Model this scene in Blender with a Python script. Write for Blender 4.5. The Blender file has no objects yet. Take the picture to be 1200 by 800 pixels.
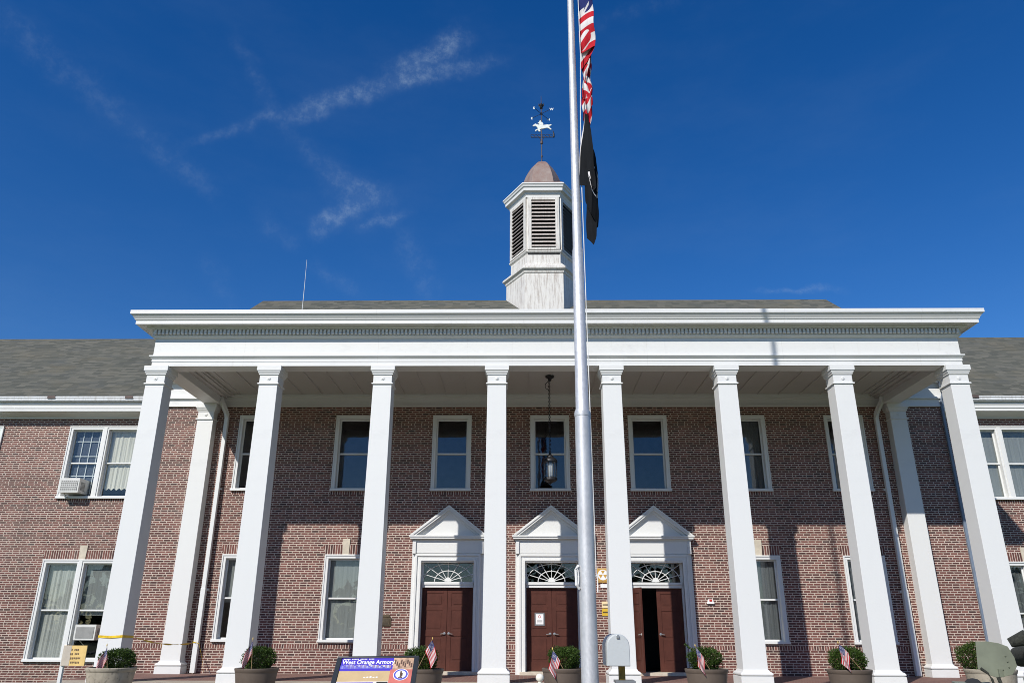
import bpy, bmesh, math, random
from mathutils import Vector, Matrix
R = math.radians
C = bpy.context.scene.collection
SC = bpy.context.scene
random.seed(11)

# ------------------------------------------------------------------ camera
cam = bpy.data.objects.new('camera', bpy.data.cameras.new('camera'))
C.objects.link(cam)
cam.data.sensor_width = 36.0
cam.data.lens = 36.0 * 908.07 / 1200.0
cam.data.clip_start = 0.05
cam.data.clip_end = 6000
cam.matrix_world = (Matrix.Translation((-0.8316, -19.8251, 1.1945)) @ Matrix.Rotation(0.0154, 4, 'Z')
                    @ Matrix.Rotation(R(90) + 0.3559, 4, 'X') @ Matrix.Rotation(0.0037, 4, 'Z'))
SC.camera = cam

# ------------------------------------------------------------------ light
SUN = Vector((-0.60, -1.0, 0.915)).normalized()
SUN_EL = math.asin(SUN.z)
SUN_ROT = math.atan2(SUN.x, SUN.y)
sl = bpy.data.lights.new('sun', 'SUN')
sl.energy = 5.0
sl.angle = R(0.53)
sl.color = (1.0, 0.955, 0.89)
so = bpy.data.objects.new('sun', sl)
C.objects.link(so)
so.rotation_euler = (-SUN).to_track_quat('-Z', 'Y').to_euler()
so.location = SUN * 200
SC.view_settings.view_transform = 'Standard'
SC.view_settings.look = 'None'
SC.view_settings.exposure = 0.0
SC.view_settings.gamma = 1.0
SC.cycles.filter_width = 0.95
SKY_STRENGTH = 0.117


class NT:
    """small node helper"""
    def __init__(s, tree):
        s.t = tree; s.n = tree.nodes; s.l = tree.links

    def new(s, typ, **kw):
        n = s.n.new(typ)
        for k, v in kw.items():
            setattr(n, k, v)
        return n

    def put(s, sock, v):
        if v is None:
            return
        if hasattr(v, 'is_output') or isinstance(v, bpy.types.NodeSocket):
            s.l.new(v, sock)
        else:
            sock.default_value = v

    def m(s, op, a, b=None, c=None, clamp=False):
        n = s.new('ShaderNodeMath', operation=op, use_clamp=clamp)
        s.put(n.inputs[0], a); s.put(n.inputs[1], b); s.put(n.inputs[2], c)
        return n.outputs[0]

    def vm(s, op, a, b=None):
        n = s.new('ShaderNodeVectorMath', operation=op)
        s.put(n.inputs[0], a); s.put(n.inputs[1], b)
        return n.outputs['Value'] if op in ('DOT_PRODUCT', 'LENGTH') else n.outputs[0]

    def xyz(s, x, y, z):
        n = s.new('ShaderNodeCombineXYZ')
        s.put(n.inputs[0], x); s.put(n.inputs[1], y); s.put(n.inputs[2], z)
        return n.outputs[0]

    def sep(s, v):
        n = s.new('ShaderNodeSeparateXYZ'); s.put(n.inputs[0], v)
        return n.outputs[0], n.outputs[1], n.outputs[2]

    def ss(s, v, lo, hi, a=0.0, b=1.0):
        n = s.new('ShaderNodeMapRange', interpolation_type='SMOOTHSTEP')
        s.put(n.inputs[0], v); s.put(n.inputs[1], lo); s.put(n.inputs[2], hi)
        s.put(n.inputs[3], a); s.put(n.inputs[4], b)
        return n.outputs[0]

    def mix(s, f, a, b, blend='MIX'):
        n = s.new('ShaderNodeMix', data_type='RGBA', blend_type=blend)
        s.put(n.inputs[0], f); s.put(n.inputs[6], a); s.put(n.inputs[7], b)
        return n.outputs[2]

    def noise(s, vec, scale, detail=3.0, rough=0.55):
        n = s.new('ShaderNodeTexNoise')
        s.put(n.inputs['Vector'], vec); n.inputs['Scale'].default_value = scale
        n.inputs['Detail'].default_value = detail; n.inputs['Roughness'].default_value = rough
        return n.outputs['Fac']

    def wn(s, vec):
        n = s.new('ShaderNodeTexWhiteNoise', noise_dimensions='3D')
        s.put(n.inputs['Vector'], vec)
        return n.outputs['Value']

    def ramp(s, f, stops):
        n = s.new('ShaderNodeValToRGB')
        e = n.color_ramp.elements
        while len(e) < len(stops):
            e.new(0.5)
        for el, (p, c) in zip(e, stops):
            el.position = p; el.color = (*c, 1)
        s.put(n.inputs[0], f)
        return n.outputs[0]

    def scale(s, v, x, y, z):
        n = s.new('ShaderNodeVectorMath', operation='MULTIPLY')
        s.put(n.inputs[0], v); n.inputs[1].default_value = (x, y, z)
        return n.outputs[0]


# ------------------------------------------------------------------ world
world = bpy.data.worlds.new('World')
SC.world = world
world.use_nodes = True
w = NT(world.node_tree)
w.n.clear()
sky = w.new('ShaderNodeTexSky', sky_type='NISHITA')
sky.sun_disc = False
sky.sun_elevation = SUN_EL
sky.sun_rotation = SUN_ROT
sky.altitude = 300
sky.air_density = 1.0
sky.dust_density = 0.2
sky.ozone_density = 3.0
hs = w.new('ShaderNodeHueSaturation')
hs.inputs['Hue'].default_value = 0.512
hs.inputs['Saturation'].default_value = 1.37
hs.inputs['Value'].default_value = 1.0
w.l.new(sky.outputs[0], hs.inputs['Color'])
tc = w.new('ShaderNodeTexCoord')
dirv = w.vm('NORMALIZE', tc.outputs['Generated'])
# thin contrails and wisps: (mid direction, along, half length, half width, strength)
TRAILS = [
    ((-0.3316, 0.7636, 0.554), (0.9071, 0.0967, 0.4096), 0.075, 0.006, 0.45),
    ((-0.2256, 0.7702, 0.5965), (0.9423, 0.0172, 0.3342), 0.090, 0.009, 1.0),
    ((-0.1011, 0.7673, 0.6332), (0.973, -0.0565, 0.2238), 0.095, 0.007, 0.8),
    ((-0.1144, 0.7547, 0.6461), (0.8921, -0.208, 0.401), 0.066, 0.012, 1.25),
    ((-0.4932, 0.6647, 0.5612), (0.6078, 0.7248, -0.3243), 0.105, 0.015, 0.26),
    ((-0.4103, 0.7544, 0.5123), (0.65, 0.636, -0.416), 0.090, 0.011, 0.30),
    ((-0.3126, 0.7335, 0.6036), (0.3702, 0.6793, -0.6337), 0.060, 0.008, 0.28),
    ((-0.2566, 0.8008, 0.5412), (0.658, 0.5549, -0.5091), 0.066, 0.010, 0.26),
    ((-0.3027, 0.8361, 0.4575), (0.7125, 0.5173, -0.474), 0.042, 0.009, 0.3),
    ((-0.2042, 0.8347, 0.5115), (0.919, 0.3434, -0.1936), 0.055, 0.014, 0.75),
    ((-0.2285, 0.8464, 0.4811), (0.8171, -0.1019, 0.5674), 0.050, 0.009, 1.0),
    ((-0.1784, 0.8579, 0.4819), (0.9549, 0.0328, 0.2951), 0.042, 0.006, 0.75),
    ((-0.3643, 0.8453, 0.3909), (0.3684, 0.5163, -0.7731), 0.045, 0.010, 0.18),
    ((-0.1352, 0.8896, 0.4362), (0.5002, 0.4413, -0.745), 0.062, 0.014, 0.3),
    ((0.3319, 0.8612, 0.385), (0.9424, -0.321, -0.0945), 0.060, 0.0028, 0.6),
    ((0.1369, 0.7197, 0.6807), (0.9657, -0.25, 0.0701), 0.080, 0.008, 0.14),
    ((-0.2333, 0.8821, 0.4093), (0.7624, 0.4272, -0.4861), 0.045, 0.009, 0.28),
]
nz = w.new('ShaderNodeTexNoise')
w.l.new(dirv, nz.inputs['Vector'])
nz.inputs['Scale'].default_value = 26; nz.inputs['Detail'].default_value = 4
nzv = w.vm('SUBTRACT', nz.outputs['Color'], (0.5, 0.5, 0.5))
nzs = w.scale(nzv, 0.030, 0.030, 0.030)
dw = w.vm('ADD', dirv, nzs)
fine = w.noise(dirv, 60, 8, 0.72)
finem = w.ss(fine, 0.40, 0.72)
tot = None
for mid, along, hl, hw, st in TRAILS:
    mid = Vector(mid); along = Vector(along); nn = mid.cross(along).normalized()
    a = w.m('ABSOLUTE', w.m('SUBTRACT', w.vm('DOT_PRODUCT', dw, tuple(along)), mid.dot(along)))
    b = w.m('ABSOLUTE', w.vm('DOT_PRODUCT', dw, tuple(nn)))
    front = w.m('GREATER_THAN', w.vm('DOT_PRODUCT', dirv, tuple(mid)), 0.0)
    va = w.ss(a, hl * 0.25, hl * 1.1, 1.0, 0.0)
    vb = w.ss(b, 0.0, hw * 2.6, 1.0, 0.0)
    vb = w.m('MULTIPLY', vb, vb)
    v = w.m('MULTIPLY', w.m('MULTIPLY', va, vb), w.m('MULTIPLY', front, st))
    tot = v if tot is None else w.m('ADD', tot, v)
veil = w.ss(w.noise(w.scale(dirv, 1.0, 0.6, 2.6), 3.2, 6, 0.65), 0.42, 0.8, 0.0, 0.10)
cl = w.m('ADD', w.m('MULTIPLY', tot, w.m('MULTIPLY_ADD', finem, 0.8, 0.22)), veil)
cl = w.m('MULTIPLY', cl, 0.30, clamp=True)
skc = w.mix(cl, hs.outputs[0], (3.2, 4.3, 5.6, 1))
bg = w.new('ShaderNodeBackground')
bg.inputs['Strength'].default_value = SKY_STRENGTH
w.l.new(skc, bg.inputs['Color'])
wo = w.new('ShaderNodeOutputWorld')
w.l.new(bg.outputs[0], wo.inputs['Surface'])


# ------------------------------------------------------------------ materials
def newmat(name):
    m = bpy.data.materials.new(name)
    m.use_nodes = True
    k = NT(m.node_tree)
    b = m.node_tree.nodes['Principled BSDF']
    return m, k, b


def objco(k):
    return k.new('ShaderNodeTexCoord').outputs['Object']


def bump(k, b, h, dist=0.01, st=0.6):
    n = k.new('ShaderNodeBump')
    n.inputs['Strength'].default_value = st; n.inputs['Distance'].default_value = dist
    k.put(n.inputs['Height'], h)
    k.l.new(n.outputs[0], b.inputs['Normal'])


def flat(name, col, rough=0.6, metal=0.0, var=0.12, scale=6.0, bmp=0.0):
    m, k, b = newmat(name)
    co = objco(k)
    f = k.noise(co, scale, 4)
    lo = tuple(c * (1 - var) for c in col); hi = tuple(min(1, c * (1 + var)) for c in col)
    k.put(b.inputs['Base Color'], k.ramp(f, [(0.3, lo), (0.7, hi)]))
    b.inputs['Roughness'].default_value = rough
    b.inputs['Metallic'].default_value = metal
    if bmp:
        bump(k, b, k.noise(co, scale * 8, 3), bmp)
    return m


def paint(name, col=(0.66, 0.665, 0.65), dirt=0.35, streak=False, dirtcol=(0.33, 0.30, 0.26), joints=False):
    m, k, b = newmat(name)
    co = objco(k)
    big = k.noise(k.scale(co, 1, 1, 0.5), 0.8, 4)
    mid = k.noise(k.scale(co, 1.0, 1.0, 3.0), 2.2, 6, 0.7)
    f = k.m('MULTIPLY', k.ss(big, 0.42, 0.75), k.ss(mid, 0.45, 0.75))
    c = k.mix(k.m('MULTIPLY', f, dirt), (*col, 1), (*[x * 0.72 for x in col], 1))
    if streak:
        st = k.noise(k.scale(co, 9, 9, 0.9), 1.6, 6, 0.7)
        st2 = k.noise(k.scale(co, 22, 22, 2.0), 1.0, 5, 0.75)
        g = k.m('MULTIPLY', k.ss(st, 0.40, 0.66), k.ss(st2, 0.34, 0.60))
        c = k.mix(k.m('MULTIPLY', g, 0.6), c, (*dirtcol, 1))
    if joints:
        x, y, z = k.sep(co)
        fx = k.m('FRACT', k.m('MULTIPLY_ADD', x, 1 / 3.66, 0.31))
        c = k.mix(k.ss(fx, 0.0, 0.0022, 0.55, 0.0), c, (*dirtcol, 1))
        run = k.m('MULTIPLY', k.ss(k.noise(k.scale(co, 5, 5, 0.25), 1.5, 5, 0.7), 0.56, 0.72), k.ss(k.noise(co, 1.1, 3), 0.45, 0.7))
        c = k.mix(k.m('MULTIPLY', run, 0.35), c, (0.40, 0.38, 0.34, 1))
        chip = k.m('MULTIPLY', k.ss(k.noise(k.scale(co, 1, 1, 2.5), 13, 6, 0.75), 0.60, 0.64), k.ss(k.noise(co, 0.9, 3), 0.48, 0.62))
        c = k.mix(k.m('MULTIPLY', chip, 0.4), c, (0.47, 0.45, 0.42, 1))
    speck = k.ss(k.noise(co, 34, 2), 0.71, 0.76)
    c = k.mix(k.m('MULTIPLY', speck, dirt * 0.5), c, (*dirtcol, 1))
    k.put(b.inputs['Base Color'], c)
    b.inputs['Roughness'].default_value = 0.5
    bump(k, b, k.noise(co, 18, 4, 0.6), 0.004, 0.35)
    return m


BRICK_STOPS = [(0.0, (0.036, 0.016, 0.015)), (0.12, (0.070, 0.025, 0.021)), (0.45, (0.112, 0.037, 0.030)),
               (0.75, (0.142, 0.049, 0.039)), (0.94, (0.185, 0.072, 0.056)), (1.0, (0.030, 0.021, 0.021))]
MORTAR = (0.565, 0.470, 0.395)


def brick_common(k, b, mask, cell, row, co):
    rnd = k.wn(k.xyz(cell, row, 1.7))
    rnd2 = k.wn(k.xyz(cell, row, 9.1))
    bc = k.ramp(rnd, BRICK_STOPS)
    grit = k.noise(co, 60, 4, 0.7)
    bc = k.mix(k.ss(grit, 0.4, 0.8, 0.0, 0.3), bc, (0.19, 0.085, 0.068, 1))
    blot = k.noise(co, 0.55, 5, 0.6)
    mc = k.mix(k.ss(blot, 0.35, 0.7), (*MORTAR, 1), (*[x * 0.82 for x in MORTAR], 1))
    mc = k.mix(k.ss(k.noise(co, 23, 3), 0.5, 0.8, 0.0, 0.25), mc, (0.36, 0.29, 0.24, 1))
    c = k.mix(mask, mc, bc)
    pale = k.ss(k.noise(k.scale(co, 1.0, 1.0, 0.7), 0.5, 6, 0.65), 0.52, 0.78, 0.0, 0.20)
    c = k.mix(pale, c, (0.34, 0.26, 0.215, 1))
    dark = k.ss(k.noise(k.scale(co, 1.0, 1.0, 0.30), 0.9, 6, 0.65), 0.50, 0.78, 0.0, 0.32)
    c = k.mix(dark, c, (0.05, 0.03, 0.026, 1))
    k.put(b.inputs['Base Color'], c)
    b.inputs['Roughness'].default_value = 0.85
    h = k.m('ADD', k.m('MULTIPLY', mask, k.m('MULTIPLY_ADD', rnd2, 0.4, 0.8)), k.m('MULTIPLY', grit, 0.25))
    bump(k, b, h, 0.010, 0.7)


def brick_uv(k, co):
    x, y, z = k.sep(co)
    g = k.new('ShaderNodeNewGeometry')
    nx, ny, nzz = k.sep(g.outputs['True Normal'])
    side = k.m('GREATER_THAN', k.m('ABSOLUTE', nx), 0.6)
    u = k.m('ADD', k.m('MULTIPLY', x, k.m('SUBTRACT', 1.0, side)), k.m('MULTIPLY', y, side))
    return u, z


def make_brick(name):
    m, k, b = newmat(name)
    co = objco(k)
    u, v = brick_uv(k, co)
    L, H, J = 0.213, 0.0677, 0.0195
    wob = k.m('MULTIPLY', k.m('SUBTRACT', k.noise(co, 9, 2), 0.5), 0.012)
    u = k.m('ADD', u, wob)
    v = k.m('ADD', v, k.m('MULTIPLY', k.m('SUBTRACT', k.noise(k.scale(co, 0.4, 0.4, 1), 7, 2), 0.5), 0.008))
    rv = k.m('DIVIDE', v, H)
    row = k.m('FLOOR', rv); fv = k.m('FRACT', rv)
    isF = k.m('COMPARE', k.m('FLOORED_MODULO', row, 4.0), 3.0, 0.2)
    ur = k.m('ADD', k.m('DIVIDE', u, L), k.m('MULTIPLY', k.m('FLOORED_MODULO', row, 2.0), 0.5))
    fr = k.m('FRACT', ur); cr = k.m('FLOOR', ur)
    dr = k.m('MULTIPLY', k.m('MINIMUM', fr, k.m('SUBTRACT', 1.0, fr)), L)
    uf = k.m('ADD', k.m('DIVIDE', u, 1.5 * L), k.m('MULTIPLY', row, 0.125))
    ff = k.m('MULTIPLY', k.m('FRACT', uf), 1.5 * L)
    hd = k.m('GREATER_THAN', ff, L)
    loc = k.m('SUBTRACT', ff, k.m('MULTIPLY', hd, L))
    ln = k.m('SUBTRACT', L, k.m('MULTIPLY', hd, 0.5 * L))
    df = k.m('MINIMUM', loc, k.m('SUBTRACT', ln, loc))
    cf = k.m('ADD', k.m('MULTIPLY', k.m('FLOOR', uf), 2.0), hd)
    notF = k.m('SUBTRACT', 1.0, isF)
    du = k.m('ADD', k.m('MULTIPLY', dr, notF), k.m('MULTIPLY', df, isF))
    cell = k.m('ADD', k.m('MULTIPLY', cr, notF), k.m('MULTIPLY', cf, isF))
    dv = k.m('MULTIPLY', k.m('MINIMUM', fv, k.m('SUBTRACT', 1.0, fv)), H)
    mask = k.ss(k.m('MINIMUM', du, dv), J / 2 - 0.003, J / 2 + 0.003)
    brick_common(k, b, mask, cell, row, co)
    return m


def make_soldier(name, pitch=0.0745, phase=0.0):
    m, k, b = newmat(name)
    co = objco(k)
    u, v = brick_uv(k, co)
    u = k.m('ADD', u, k.m('MULTIPLY', k.m('SUBTRACT', k.noise(co, 9, 2), 0.5), 0.010))
    ru = k.m('DIVIDE', u, pitch)
    fu = k.m('FRACT', ru); cell = k.m('FLOOR', ru)
    d = k.m('MULTIPLY', k.m('MINIMUM', fu, k.m('SUBTRACT', 1.0, fu)), pitch)
    mask = k.ss(d, 0.007, 0.013)
    brick_common(k, b, mask, cell, 3.0, co)
    return m


def make_shingle(name):
    m, k, b = newmat(name)
    co = objco(k)
    x, y, z = k.sep(co)
    rv = k.m('DIVIDE', k.m('ADD', z, k.m('MULTIPLY', k.m('SUBTRACT', k.noise(co, 3, 2), 0.5), 0.02)), 0.095)
    row = k.m('FLOOR', rv); fv = k.m('FRACT', rv)
    uu = k.m('ADD', k.m('DIVIDE', x, 0.31), k.m('MULTIPLY', k.wn(k.xyz(row, 0.0, 0.0)), 1.0))
    cell = k.m('FLOOR', uu)
    rnd = k.wn(k.xyz(cell, row, 2.0))
    base = k.ramp(rnd, [(0.0, (0.056, 0.059, 0.046)), (0.5, (0.083, 0.084, 0.066)), (1.0, (0.118, 0.114, 0.090))])
    pat = k.noise(k.scale(co, 1.0, 1.0, 2.0), 0.55, 5, 0.65)
    base = k.mix(k.ss(pat, 0.45, 0.75, 0.0, 0.55), base, (0.120, 0.104, 0.065, 1))
    pat2 = k.noise(k.scale(co, 1.0, 1.0, 2.0), 0.9, 4, 0.6)
    base = k.mix(k.ss(pat2, 0.5, 0.72, 0.0, 0.5), base, (0.066, 0.072, 0.068, 1))
    line = k.ss(fv, 0.0, 0.22, 0.5, 0.0)
    base = k.mix(line, base, (0.045, 0.048, 0.04, 1))
    gr = k.noise(co, 55, 3)
    base = k.mix(k.ss(gr, 0.4, 0.8, 0.0, 0.25), base, (0.15, 0.145, 0.12, 1))
    k.put(b.inputs['Base Color'], base)
    b.inputs['Roughness'].default_value = 0.95
    bump(k, b, k.m('ADD', k.m('SUBTRACT', 1.0, fv), k.m('MULTIPLY', rnd, 0.5)), 0.012, 0.6)
    return m


def make_glass(name):
    m, k, b = newmat(name)
    k.n.remove(b)
    out = [n for n in k.n if n.type == 'OUTPUT_MATERIAL'][0]
    fr = k.new('ShaderNodeLayerWeight'); fr.inputs['Blend'].default_value = 0.5
    frf = k.m('MULTIPLY_ADD', k.m('POWER', fr.outputs['Facing'], 5.0), 0.9, 0.042, clamp=True)
    gl = k.new('ShaderNodeBsdfGlossy'); gl.inputs['Roughness'].default_value = 0.015
    gl.inputs['Color'].default_value = (0.95, 0.97, 1, 1)
    tr = k.new('ShaderNodeBsdfTransparent'); tr.inputs['Color'].default_value = (0.93, 0.95, 0.945, 1)
    mx = k.new('ShaderNodeMixShader')
    k.l.new(frf, mx.inputs[0]); k.l.new(tr.outputs[0], mx.inputs[1]); k.l.new(gl.outputs[0], mx.inputs[2])
    bp = k.new('ShaderNodeBump'); bp.inputs['Strength'].default_value = 0.25; bp.inputs['Distance'].default_value = 0.004
    k.put(bp.inputs['Height'], k.noise(objco(k), 2.2, 2))
    k.l.new(bp.outputs[0], gl.inputs['Normal'])
    k.l.new(mx.outputs[0], out.inputs['Surface'])
    return m


def make_cloth(name, col, var=0.15, fold=True):
    m, k, b = newmat(name)
    co = objco(k)
    f = k.noise(k.scale(co, 9, 9, 0.4), 1.6, 3)
    k.put(b.inputs['Base Color'], k.ramp(f, [(0.3, tuple(c * (1 - var) for c in col)), (0.7, tuple(c * (1 + var) for c in col))]))
    b.inputs['Roughness'].default_value = 0.95
    b.inputs['Specular IOR Level'].default_value = 0.1
    if fold:
        bump(k, b, f, 0.03, 0.6)
    return m


def make_paver(name):
    m, k, b = newmat(name)
    co = objco(k)
    bt = k.new('ShaderNodeTexBrick')
    k.put(bt.inputs['Vector'], co)
    bt.inputs['Scale'].default_value = 1.0
    bt.inputs['Brick Width'].default_value = 0.21; bt.inputs['Row Height'].default_value = 0.105
    bt.inputs['Mortar Size'].default_value = 0.006
    bt.inputs['Color1'].default_value = (0.19, 0.08, 0.06, 1); bt.inputs['Color2'].default_value = (0.13, 0.06, 0.05, 1)
    bt.inputs['Mortar'].default_value = (0.22, 0.19, 0.16, 1)
    k.put(b.inputs['Base Color'], k.mix(k.ss(k.noise(co, 1.7, 5), 0.4, 0.7, 0, 0.5), bt.outputs[0], (0.24, 0.145, 0.11, 1)))
    b.inputs['Roughness'].default_value = 0.9
    bump(k, b, bt.outputs['Fac'], -0.004, 0.5)
    return m


def make_ground(name):
    m, k, b = newmat(name)
    co = objco(k)
    x, y, z = k.sep(co)
    g = k.ramp(k.noise(co, 40, 5), [(0.3, (0.045, 0.075, 0.022)), (0.7, (0.10, 0.13, 0.05))])
    g = k.mix(k.ss(k.noise(co, 0.4, 4), 0.4, 0.7, 0, 0.6), g, (0.12, 0.11, 0.05, 1))
    k.put(b.inputs['Base Color'], g)
    b.inputs['Roughness'].default_value = 1.0
    bump(k, b, k.noise(co, 60, 3), 0.03)
    return m


def make_concrete(name, col, scale=3.0, pits=False):
    m, k, b = newmat(name)
    co = objco(k)
    c = k.ramp(k.noise(co, scale, 6, 0.65), [(0.3, tuple(x * 0.8 for x in col)), (0.7, tuple(x * 1.12 for x in col))])
    c = k.mix(k.ss(k.noise(co, 90, 3), 0.5, 0.8, 0, 0.35), c, (*[x * 0.6 for x in col], 1))
    if pits:
        c = k.mix(k.ss(k.noise(k.scale(co, 1, 1, 0.8), 14, 3), 0.60, 0.68, 0, 0.7), c, (*[x * 0.4 for x in col], 1))
        c = k.mix(k.ss(k.noise(k.scale(co, 6, 6, 0.8), 1.4, 4), 0.5, 0.75, 0, 0.5), c, (*[x * 0.55 for x in col], 1))
    k.put(b.inputs['Base Color'], c)
    b.inputs['Roughness'].default_value = 0.9
    bump(k, b, k.noise(co, 45, 4), 0.004)
    return m


def make_leaf(name):
    m, k, b = newmat(name)
    co = objco(k)
    g = k.new('ShaderNodeObjectInfo')
    rn = k.noise(co, 30, 3)
    k.put(b.inputs['Base Color'], k.ramp(rn, [(0.3, (0.012, 0.032, 0.004)), (0.55, (0.034, 0.066, 0.007)), (0.75, (0.075, 0.115, 0.014))]))
    b.inputs['Roughness'].default_value = 0.6
    b.inputs['Specular IOR Level'].default_value = 0.25
    return m


def make_metal_pole(name):
    m, k, b = newmat(name)
    co = objco(k)
    sp = k.noise(k.scale(co, 1, 1, 0.6), 30, 5, 0.7)
    bl = k.noise(k.scale(co, 1, 1, 0.3), 4, 4)
    c = k.ramp(sp, [(0.3, (0.52, 0.53, 0.54)), (0.7, (0.62, 0.63, 0.64))])
    c = k.mix(k.ss(bl, 0.45, 0.7, 0, 0.35), c, (0.40, 0.40, 0.40, 1))
    k.put(b.inputs['Base Color'], c)
    b.inputs['Metallic'].default_value = 0.45
    k.put(b.inputs['Roughness'], k.ss(sp, 0.3, 0.7, 0.42, 0.55))
    bump(k, b, sp, 0.0015, 0.4)
    return m


M = dict(
    brick=make_brick('red brick'), soldier=make_soldier('soldier brick'),
    white=paint('white paint'), boards=paint('white painted boards', joints=True, dirt=0.6), trim=paint('white trim paint', dirt=0.6), old=paint('weathered white paint', (0.66, 0.645, 0.60), 0.9, True, (0.20, 0.135, 0.095)), slat=paint('louver slat paint', (0.44, 0.40, 0.365), 0.9, True, (0.16, 0.09, 0.065)),
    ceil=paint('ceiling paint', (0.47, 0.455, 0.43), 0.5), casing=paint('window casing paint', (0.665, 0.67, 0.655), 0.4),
    shingle=make_shingle('asphalt shingles'), glass=make_glass('window glass'),
    curtain=make_cloth('pale curtain', (0.38, 0.375, 0.35)), shade=make_cloth('grey roller shade', (0.23, 0.235, 0.23), 0.08),
    curtain2=make_cloth('cream curtain', (0.62, 0.58, 0.50)), darkcurt=make_cloth('dark curtain', (0.11, 0.115, 0.12)),
    blueshade=make_cloth('blue grey blind', (0.075, 0.085, 0.11), 0.05, False),
    dark=flat('painted shade black', (0.012, 0.012, 0.014), 0.9), plaster=flat('interior plaster', (0.10, 0.10, 0.10), 0.9),  # near-black colour stands in for shade on the cupola louvers
    door=flat('maroon door paint', (0.078, 0.026, 0.018), 0.6, 0, 0.16, 4), steel=flat('steel hardware', (0.55, 0.55, 0.54), 0.35, 0.9),
    stone=make_concrete('limestone', (0.56, 0.50, 0.40), 4), paver=make_paver('brick paving'), ground=make_ground('lawn'),
    walk=make_concrete('concrete walk', (0.36, 0.31, 0.245), 1.5), asphalt=make_concrete('asphalt', (0.055, 0.055, 0.055), 2),
    pole=make_metal_pole('galvanised pole'), iron=flat('black iron', (0.02, 0.02, 0.022), 0.5, 0.4), rust=flat('dark iron', (0.10, 0.075, 0.068), 0.7, 0.3),
    copper=None, gutter=paint('gutter paint', (0.66, 0.68, 0.69), 0.8, True),
    spout=paint('downspout paint', (0.66, 0.67, 0.66), 0.4), bluespout=flat('slate blue downspout', (0.16, 0.20, 0.26), 0.5),
    red=make_cloth('red cloth', (0.40, 0.018, 0.026), 0.2), wht=make_cloth('white cloth', (0.58, 0.56, 0.55), 0.12), blu=make_cloth('blue cloth', (0.025, 0.033, 0.13), 0.1),
    blk=make_cloth('black cloth', (0.010, 0.011, 0.013), 0.3), rope=flat('white rope', (0.7, 0.7, 0.68), 0.8),
    resin=flat('brown resin', (0.105, 0.080, 0.062), 0.6, 0, 0.08, 8), conc=make_concrete('old planter concrete', (0.36, 0.32, 0.25), 5, True),
    soil=flat('soil', (0.03, 0.022, 0.015), 1.0), leaf=make_leaf('boxwood leaves'), stem=flat('twig', (0.07, 0.05, 0.03), 0.9),
    wood=flat('stick wood', (0.30, 0.2, 0.1), 0.7), gold=flat('gilt plastic', (0.6, 0.42, 0.1), 0.4),
    mail=paint('grey painted steel', (0.44, 0.47, 0.475), 0.7), post=flat('yellowed post', (0.22, 0.15, 0.02), 0.7, 0, 0.3, 12),
    boxg=flat('dark grey plastic', (0.16, 0.17, 0.18), 0.5), frame=flat('black sign frame', (0.022, 0.026, 0.030), 0.4),
    purple=flat('purple print', (0.070, 0.045, 0.46), 0.4, 0, 0.05), purple2=flat('blue print', (0.10, 0.10, 0.48), 0.4, 0, 0.2, 30),
    tan=flat('tan print', (0.52, 0.38, 0.20), 0.4, 0, 0.08), redp=flat('red print', (0.52, 0.15, 0.12), 0.4, 0, 0.25, 5),
    sepia=flat('sepia picture print', (0.50, 0.33, 0.22), 0.4, 0, 0.5, 14), sepd=flat('sepia dark print', (0.12, 0.07, 0.05), 0.4, 0, 0.4, 20),
    paper=flat('white print', (0.80, 0.80, 0.80), 0.5, 0, 0.03), ink=flat('black ink', (0.02, 0.02, 0.02), 0.5), inkb=flat('brown ink', (0.16, 0.10, 0.05), 0.6),
    yellow=flat('yellow sign paint', (0.62, 0.40, 0.03), 0.5, 0, 0.05), cream=flat('pale yellow sign paint', (0.78, 0.62, 0.36), 0.6, 0, 0.08),
    orange=flat('faded orange sign paint', (0.52, 0.30, 0.06), 0.5, 0, 0.12), amber=flat('weathered yellow sign paint', (0.72, 0.50, 0.18), 0.6, 0, 0.1, 9),
    beige=flat('beige primer', (0.50, 0.44, 0.36), 0.7, 0, 0.08), tape=flat('yellow tape', (0.75, 0.50, 0.03), 0.35, 0, 0.25, 14),
    olive=flat('olive drab paint', (0.145, 0.160, 0.115), 0.75, 0, 0.16, 5), gun=flat('dark canvas cover', (0.032, 0.034, 0.026), 0.95, 0.0, 0.6, 40, 0.02),
    olive2=flat('pale olive paint', (0.20, 0.23, 0.18), 0.75, 0, 0.1, 6), rubber=flat('tyre rubber', (0.02, 0.02, 0.02), 0.85), ac=flat('air conditioner casing', (0.60, 0.60, 0.57), 0.5, 0, 0.06),
    acg=flat('air conditioner grille', (0.25, 0.25, 0.24), 0.6), bronze=flat('bronze plaque', (0.10, 0.075, 0.045), 0.5, 0.5, 0.3, 20),
    redlamp=flat('red alarm lens', (0.5, 0.04, 0.03), 0.3), lamp_glass=make_glass('lantern glass'), frost=flat('frosted lamp tube', (0.55, 0.56, 0.56), 0.4),
    gilt=flat('pale metal figure', (0.62, 0.66, 0.62), 0.5, 0.1, 0.1, 10),
)
M['door'].node_tree.nodes['Principled BSDF'].inputs['Specular IOR Level'].default_value = 0.2
_m, _k, _b = newmat('aged copper')
_co = objco(_k)
_c = _k.ramp(_k.noise(_k.scale(_co, 1, 1, 0.5), 2.2, 6, 0.65), [(0.25, (0.17, 0.085, 0.068)), (0.45, (0.24, 0.165, 0.14)), (0.62, (0.27, 0.215, 0.19)), (0.78, (0.36, 0.30, 0.265))])
_k.put(_b.inputs['Base Color'], _c); _b.inputs['Roughness'].default_value = 0.7; _b.inputs['Metallic'].default_value = 0.15
M['copper'] = _m


# ------------------------------------------------------------------ mesh builder
ORG = {}


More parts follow.
